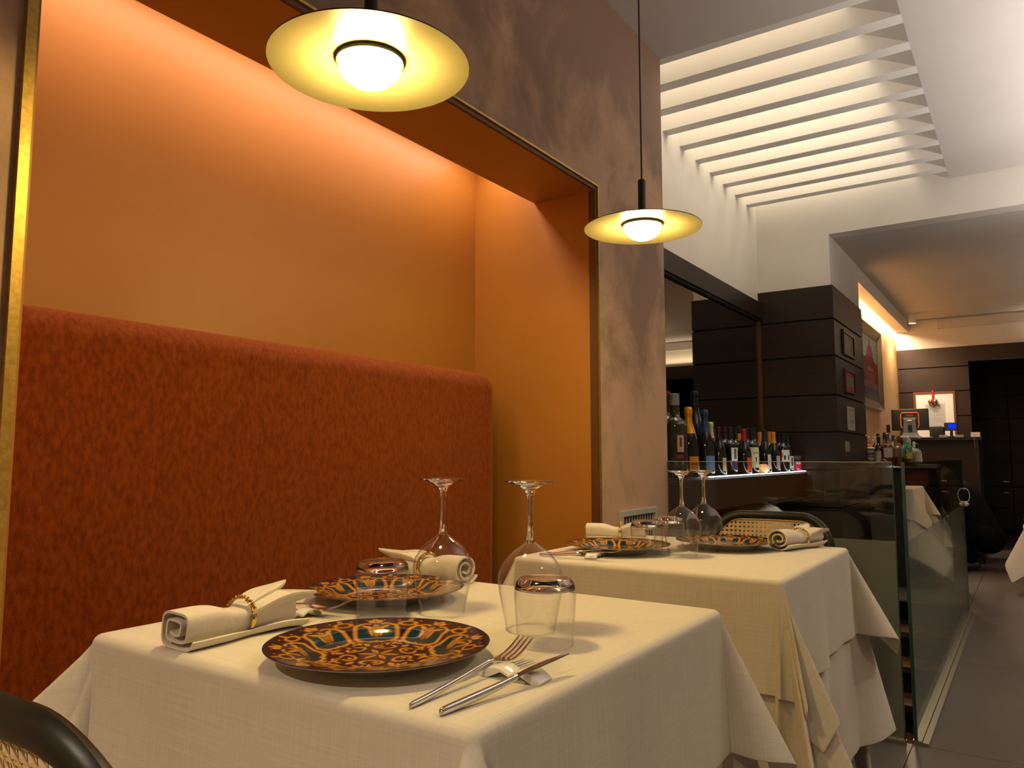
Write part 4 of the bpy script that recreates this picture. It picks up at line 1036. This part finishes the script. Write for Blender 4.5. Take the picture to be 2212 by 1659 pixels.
for x, y, H, r, cp, lb, g, lab in BAR:
    bottle((x, y, ZB), 'spirit' if r < .036 else 'round', H, r, cp, lb, GB, .80, g, lab, name='spirit_bottle', capm=.1)
# amber decanters
for x, y, lb in ((-.872, 6.715, 'cut glass decanter half full of amber spirit at the bar front'), (-.800, 6.705, 'smaller cut glass decanter of amber spirit beside the green bottle')):
    s = 1 if x < -.83 else .78
    t = thing('decanter', lb, 'decanter', (x, y, ZB), 0, 'amber decanters')
    MB().lathe([(0, 0), (.040 * s, 0), (.042 * s, .004), (.042 * s, .092 * s), (.036 * s, .104 * s), (.016 * s, .115 * s), (.014 * s, .142 * s), (.017 * s, .145 * s)], 12, capb=False).obj('body', M_glass, t, smooth=False)
    MB().lathe([(0, .003), (.0395 * s, .003), (.0395 * s, .070 * s), (0, .070 * s)], 24).obj('liquid', mat('amber_spirit', (.11, .018, .006), .08, coat=.4), t)
    MB().lathe([(0, .136 * s), (.011 * s, .136 * s), (.012 * s, .146 * s), (.021 * s, .152 * s), (.017 * s, .172 * s), (0, .178 * s)], 10).obj('stopper', M_gsol, t, smooth=False)
t = thing('stone_tower', 'tower of rounded grey stones balanced on the bar by the pillar', 'ornament', (-1.073, 6.722, ZB))
m_st = mat('pebble', (.30, .25, .19), .7, c2=(.42, .36, .28), scale=40)
z = 0
for r, h in ((.040, .030), (.043, .040), (.030, .022), (.042, .036), (.036, .026)):
    MB().lathe([(0, 0), (r * .7, h * .06), (r, h * .45), (r * .92, h * .75), (r * .6, h * .97), (0, h)], 20).obj('stone', m_st, t, (rnd.uniform(-.003, .003), 0, z)); z += h * .95
t = thing('napkin_holder', 'dark metal holder with grey napkins lying on the bar front', 'holder', (-.965, 6.695, ZB))
MB().prism([(-.06, 0), (.06, 0), (.05, .012), (-.01, .045), (-.05, .030)], 1, -.03, .03).obj('holder', mat('grey_metal', (.10, .105, .115), .3, .6), t, smooth=False)
MB().prism([(-.045, .012), (.042, .010), (-.012, .052)], 1, -.022, .022).obj('napkins', mat('grey_paper', (.26, .28, .31), .7), t, smooth=False)
tag(MB().lathe([(0, 0), (.021, 0), (.023, .06), (.026, .112), (.028, .116), (.025, .115), (.022, .11), (0, .012)], 24).obj('paper_cup', mat('cup_paper', (.58, .50, .40), .6), None, (-1.018, 6.70, ZB)), 'cream paper cup standing in front of the bar bottles', 'cup')
tag(bx(-.07, .07, -.05, .05, 0, .012).obj('menu_stack', M_paper, None, (-.665, 6.80, ZB), smooth=False), 'small stack of white menus at the right end of the bar', 'menu')

# ================================================================ CASH COUNTER
t = thing('cash_counter', 'tall dark wood cash counter with a black top before the back wall', 'counter', (-.78, 8.85, 0))
MB().box(-.44, .40, -.36, .30, 1.17, 1.20).obj('counter_top', M_black, t, bevel=.003, seg=1)
MB().box(-.43, .34, -.30, .28, 0, 1.17).obj('body', M_wood, t, smooth=False)
MB().box(.34, .365, -.31, .29, 0, 1.17).obj('end_panel', M_black, t, smooth=False)
ZK = 1.2005; YK = 8.60
t = thing('till_monitor', 'black till monitor on a grey stand seen from behind with orange trim', 'monitor', (-.995, YK, ZK))
MB().box(-.168, .168, -.012, .016, .075, .292).obj('screen_back', M_matblk, t, bevel=.006, seg=3)
P = [(-.052, 0), (.052, 0), (.0, 0)]
ft = MB(); rows = []
for z, w_, d in ((0, .112, .10), (.006, .110, .10), (.020, .080, .05), (.050, .064, .030), (.10, .058, .022), (.165, .052, .018), (.185, .050, .016)):
    rows.append([(-w_, -.03 - d * .4, z), (w_, -.03 - d * .4, z), (w_, -.03 + d * .6, z), (-w_, -.03 + d * .6, z)])
ft.grid([[rows[i][k] for i in range(len(rows))] for k in range(4)], closed_u=True); ft.f.append((0, 7, 14, 21)); ft.f.append((6, 13, 20, 27))
ft.obj('stand', mat('stand_grey', (.105, .11, .125), .4), t, smooth=False)
MB().tube([(-.070, -.016, .10), (-.082, -.016, .125), (-.080, -.016, .235), (-.070, -.016, .252), (.070, -.016, .252), (.080, -.016, .235), (.082, -.016, .125), (.070, -.016, .10)], .006, 8).obj('orange_trim', mat('orange_plastic', (.72, .16, .03), .4), t)
MB().box(-.056, .056, -.020, -.012, .186, .204).obj('hinge_bar', M_alu, t, smooth=False)
MB().box(-.020, .020, -.044, -.040, .168, .180).obj('sticker', M_paper, t, smooth=False)
MB().box(-.016, .016, -.058, -.038, .070, .128).obj('cable_slot', M_woodx, t, smooth=False)
text('SUNMI', .022, (0, -.0125, .226), (PI / 2, 0, 0), M_alu, t)
t = thing('receipt_printer', 'black receipt printer beside the till monitor', 'printer', (-.76, YK, ZK))
MB().box(-.062, .062, -.06, .08, 0, .105).obj('case', M_matblk, t, bevel=.006)
MB().box(-.045, .045, -.05, .02, .105, .109).obj('paper_lid', mat('printer_lid', (.09, .09, .09), .3), t, smooth=False)
t = thing('customer_display', 'small customer display with a bright blue screen on a black stalk', 'display', (-.637, YK, ZK))
MB().lathe([(0, 0), (.045, 0), (.045, .008), (.014, .014), (.012, .07), (0, .07)], 24).obj('stalk', M_matblk, t)
MB().prism([(-.02, .065), (.02, .065), (.028, .145), (-.012, .145)], 0, -.06, .05).obj('housing', M_matblk, t, smooth=False, bevel=.003)
MB().add([(-.024, -.0195, .088), (.044, -.0195, .088), (.044, -.0155, .132), (-.024, -.0155, .132)], [(0, 1, 2, 3)]).add([(-.024, -.018, .088), (.044, -.018, .088), (.044, -.014, .132), (-.024, -.014, .132)], [(0, 1, 2, 3)]).obj('screen', glow('blue_screen', (.005, .03, 1.0), 1.1), t, smooth=False)
tag(bx(-.038, .038, -.05, .05, 0, .045).obj('white_box', mat('white_card', (.80, .66, .60), .6), None, (-.435, YK, ZK), smooth=False, bevel=.002), 'small white carton at the right end of the cash counter', 'box')
for k, (x, w_) in enumerate(((-.845, .05), (-.70, .035), (-.565, .035))):
    t = thing('paper_stack', ['flat papers lying beside the till stand', 'little stack of white cards left of the customer display stalk', 'little stack of pale cards right of the customer display stalk'][k], 'papers', (x, YK - .10, ZK))
    for q in range(1 if k == 0 else 3): MB().box(-w_, w_, -.03, .03, .007 * q, .007 * q + .005).obj('card', M_paper if q != 1 else M_woodx, t, smooth=False)
t = thing('cable', 'thin grey cable drooping over the cash counter edge', 'cable', (-.44, 8.475, 1.12))
MB().tube([(0, .03, .084), (0, .005, .086), (0, -.006, .075), (0, -.005, .0), (.002, -.003, -.03)], .004, 6).obj('lead', mat('grey_lead', (.12, .09, .08), .5), t)

# framed board with heart ornament on the back wall
t, h, H = None, 0, 0
t = thing('notice_board', 'wood framed white board leaning on the back wall behind the till', 'board', (-.868, 9.698, 1.19))
MB().box(-.206, .206, -.014, 0, 0, .022).box(-.206, .206, -.014, 0, .528, .55).box(-.206, -.184, -.014, 0, .022, .528).box(.184, .206, -.014, 0, .022, .528).obj('frame', mat('walnut_frame', (.15, .05, .018), .4), t, smooth=False)
MB().box(-.184, .184, -.006, 0, .022, .528).obj('board', M_paper, t, smooth=False)
MB().box(-.095, .100, -.0075, -.006, .12, .415).obj('page', mat('page_grey', (.52, .52, .52), .7), t, smooth=False)
pr = MB()
for k in range(17):
    w_ = (.085, .07, .08, .05, .082)[k % 5]; pr.box(-.085, -.085 + 2 * w_, -.0079, -.0075, .14 + .0155 * k, .1445 + .0155 * k)
pr.obj('print_lines', mat('page_ink', (.33, .33, .34), .8), t, smooth=False)
t = thing('heart_ornament', 'copper heart ornament on a red ribbon hanging over the notice board', 'ornament', (-.880, 9.675, 1.625))
cop = mat('copper', (.75, .36, .24), .18, 1.0)
for sx in (-1, 1):
    MB().lathe([(0, -.030), (.017, -.025), (.029, -.008), (.030, .006), (.020, .024), (0, .030)], 20).obj('heart_half', cop, t, (sx * .022, 0, 0))
MB().lathe([(0, -.058), (.016, -.040), (.034, -.018), (0, -.010)], 16).obj('heart_tip', cop, t)
MB().box(-.009, .009, -.004, .002, .02, .13).obj('ribbon', mat('red_ribbon', (.42, .02, .03), .6), t, smooth=False)
tag(MB().lathe([(0, 0), (.007, .002), (.011, .012), (.009, .022), (.004, .03), (0, .032)], 12).obj('bell', M_alu, None, (-.826, 9.68, 1.58)), 'tiny silver bell hanging right of the copper heart', 'bell')

# tall dark cupboards in the recess
def cupboard(x0, x1, label):
    t = thing('tall_cupboard', label, 'cupboard', ((x0 + x1) / 2, 12.10, 0), 0, 'dark fitted cupboards in the recess')
    w_ = (x1 - x0) / 2 - .006
    MB().box(-w_, w_, .02, .18, 0, 2.43).obj('carcass', M_woodx, t, smooth=False)
    for a, b, hz in ((.06, .605, .53), (.62, 2.42, .675)):
        d = bx(-w_, w_, 0, .02, a, b).obj('door', M_woodx, t, smooth=False)
        n = max(1, round((b - a) / .30)); q = (b - a) / n
        for k in range(n): MB().box(-w_, w_, -.008, 0, a + q * k + .004, a + q * (k + 1) - .004).obj('door_board', M_wood, d, smooth=False)
        MB().box(w_ - .10, w_ - .035, -.030, -.018, hz, hz + .012).box(w_ - .096, w_ - .09, -.02, -.008, hz, hz + .012).box(w_ - .045, w_ - .039, -.02, -.008, hz, hz + .012).obj('handle', M_steel, d, smooth=False)
cupboard(-.77, -.225, 'tall dark boarded cupboard at the left of the back recess')
cupboard(-.225, .32, 'tall dark boarded cupboard at the frame edge right of the first cupboard')
cupboard(.32, .865, 'tall dark boarded cupboard further right in the back recess out of frame')

# ================================================================ FAR TABLES
table((-.975, 7.43, 0), 'narrow dining table under ivory cloths beyond the glass balustrade', .32, .715, .20)
drape('under_cloth', 'long ivory under cloth reaching the floor of the table beyond the balustrade', (-.975, 7.43, .7195), .222, .342, .545, [ZIG, ZIG, ZIG, ROUND], GC, r=.012, seed=21, tau=.03, amp=.015, nd=16, nt=12)
drape('top_cloth', 'ivory top cloth of the table beyond the glass balustrade', (-.975, 7.43, .7245), .230, .352, .25, [ROUND, ROUND, ROUND, ROUND], GC, seed=22, tau=.05, nd=16, nt=12)
table((.385, 7.36, 0), 'square dining table at the right frame edge under ivory cloths')
drape('under_cloth', 'long ivory under cloth of the table cut by the right frame edge', (.385, 7.36, .7465), .337, .342, .53, [ZIG, ZIG, ROUND, ZIG], GC, r=.012, seed=31, tau=.03, amp=.015, nd=16, nt=12)
drape('top_cloth', 'ivory top cloth of the table cut by the right frame edge', (.385, 7.36, .7515), .345, .352, .26, [ROUND, ROUND, ROUND, ROUND], GC, seed=32, tau=.05, nd=16, nt=12)
tag(bx(-.035, .035, -.012, .012, 0, .83).obj('tan_board', mat('tan_wood', (.20, .105, .035), .5, c2=(.26, .14, .05), scale=6, stretch=(6, 6, .4)), None, (-.500, 6.75, 0), smooth=False, bevel=.003), 'narrow tan wooden board standing upright behind the glass balustrade', 'board')

# ================================================================ CROUCHING PERSON
pe = thing('person', 'person crouching and bent forwards in dark sweater and black trousers beyond the balustrade', 'person', (-.45, 8.1, 0), 0)
def body(chains, name, m, vox=.014, smooth=6):
    mb = MB()
    for pts, rad in chains:
        q = catmull([tuple(p) + (r,) for p, r in zip(pts, rad)], 5)
        mb.tube([tuple(a[:3]) for a in q], [float(a[3]) for a in q], 14)
        for p, r in ((q[0], q[0][3]), (q[-1], q[-1][3])):
            mb.lathe([(r * math.sin(a), -r * math.cos(a)) for a in np.linspace(0, PI, 9)], 14, tuple(p[:3]), False, False)
    o = mb.obj(name, m, pe)
    md = o.modifiers.new('remesh', 'REMESH'); md.mode = 'VOXEL'; md.voxel_size = vox; md.use_smooth_shade = True
    sm = o.modifiers.new('smooth', 'SMOOTH'); sm.factor = .5; sm.iterations = smooth
    return o
skin = mat('skin', (.42, .22, .14), .5)
# squatting, facing -x with the head lowered: hips at right, shoulders and head to the left
Ph, Pc, Ps, Pn, Phd = (.07, .02, .32), (-.02, .0, .50), (-.12, -.01, .68), (-.19, -.01, .755), (-.265, -.01, .81)
arms = []
for s in (-1, 1):
    arms.append(([(-.12, s * .17, .68), (-.13, s * .22, .50), (-.27, s * .17, .46), (-.33, s * .14, .47)], [.055, .044, .034, .026]))
legs = []
for s in (-1, 1):
    legs.append(([(.06, s * .09, .31), (-.12, s * .13, .40), (-.27, s * .14, .44)], [.095, .08, .058]))
    legs.append(([(-.27, s * .14, .44), (-.14, s * .13, .24), (-.04, s * .12, .095)], [.058, .056, .038]))
hands = []
for s in (-1, 1):
    hx, hy, hz = -.33, s * .14, .47
    hands.append(([(hx, hy, hz), (hx - .06, hy, hz - .005)], [.026, .034]))
    for k in range(4): hands.append(([(hx - .06, hy + (k - 1.5) * .019, hz), (hx - .10, hy + (k - 1.5) * .020, hz - .006), (hx - .13 - .008 * (1.5 - abs(k - 1.5)), hy + (k - 1.5) * .020, hz - .03)], [.010, .0088, .007]))
    hands.append(([(hx - .02, hy - s * .025, hz), (hx - .055, hy - s * .05, hz - .012), (hx - .075, hy - s * .05, hz - .03)], [.011, .0095, .0075]))
body([([Ph, Pc, Ps, Pn], [.13, .125, .115, .055]), ([Pn, (-.215, -.01, .775), Phd], [.05, .055, .085]), ([Phd, (-.30, -.01, .785), (-.335, -.01, .765)], [.088, .078, .055]), ([(-.355, -.01, .79), (-.385, -.01, .775)], [.014, .013]),
      ([(-.27, .075, .795), (-.275, .092, .80)], [.016, .014]), ([(-.27, -.095, .795), (-.275, -.112, .80)], [.016, .014])] + arms + legs + hands, 'body', skin, .011)
body([([(.05, .02, .36), Pc, Ps, (-.165, -.01, .725)], [.142, .150, .140, .075])] + [(a[0][:3] + [(-.31, a[0][3][1], .467)], [.068, .057, .046, .036]) for a in arms], 'sweater', mat('navy_knit', (.009, .008, .013), .9, spec=.08, bump=.3, bscale=90), .013)
body([([(.09, .02, .28), (.04, .02, .37)], [.14, .146])] + [(l[0], [r + .012 for r in l[1]]) for l in legs], 'trousers', mat('black_cloth', (.004, .004, .005), .9, spec=.08), .013)
body([([(-.235, -.01, .865), (-.285, -.01, .862)], [.062, .058]), ([(-.215, -.01, .83), (-.30, -.01, .868)], [.078, .038])], 'hair', mat('fair_hair', (.09, .055, .03), .6), .009, 3)
for s in (-1, 1):
    body([([(-.01, s * .12, .055), (-.08, s * .125, .040), (-.17, s * .13, .030)], [.040, .040, .030])], 'shoe', mat('black_shoe', (.012, .011, .012), .5), .010, 3)
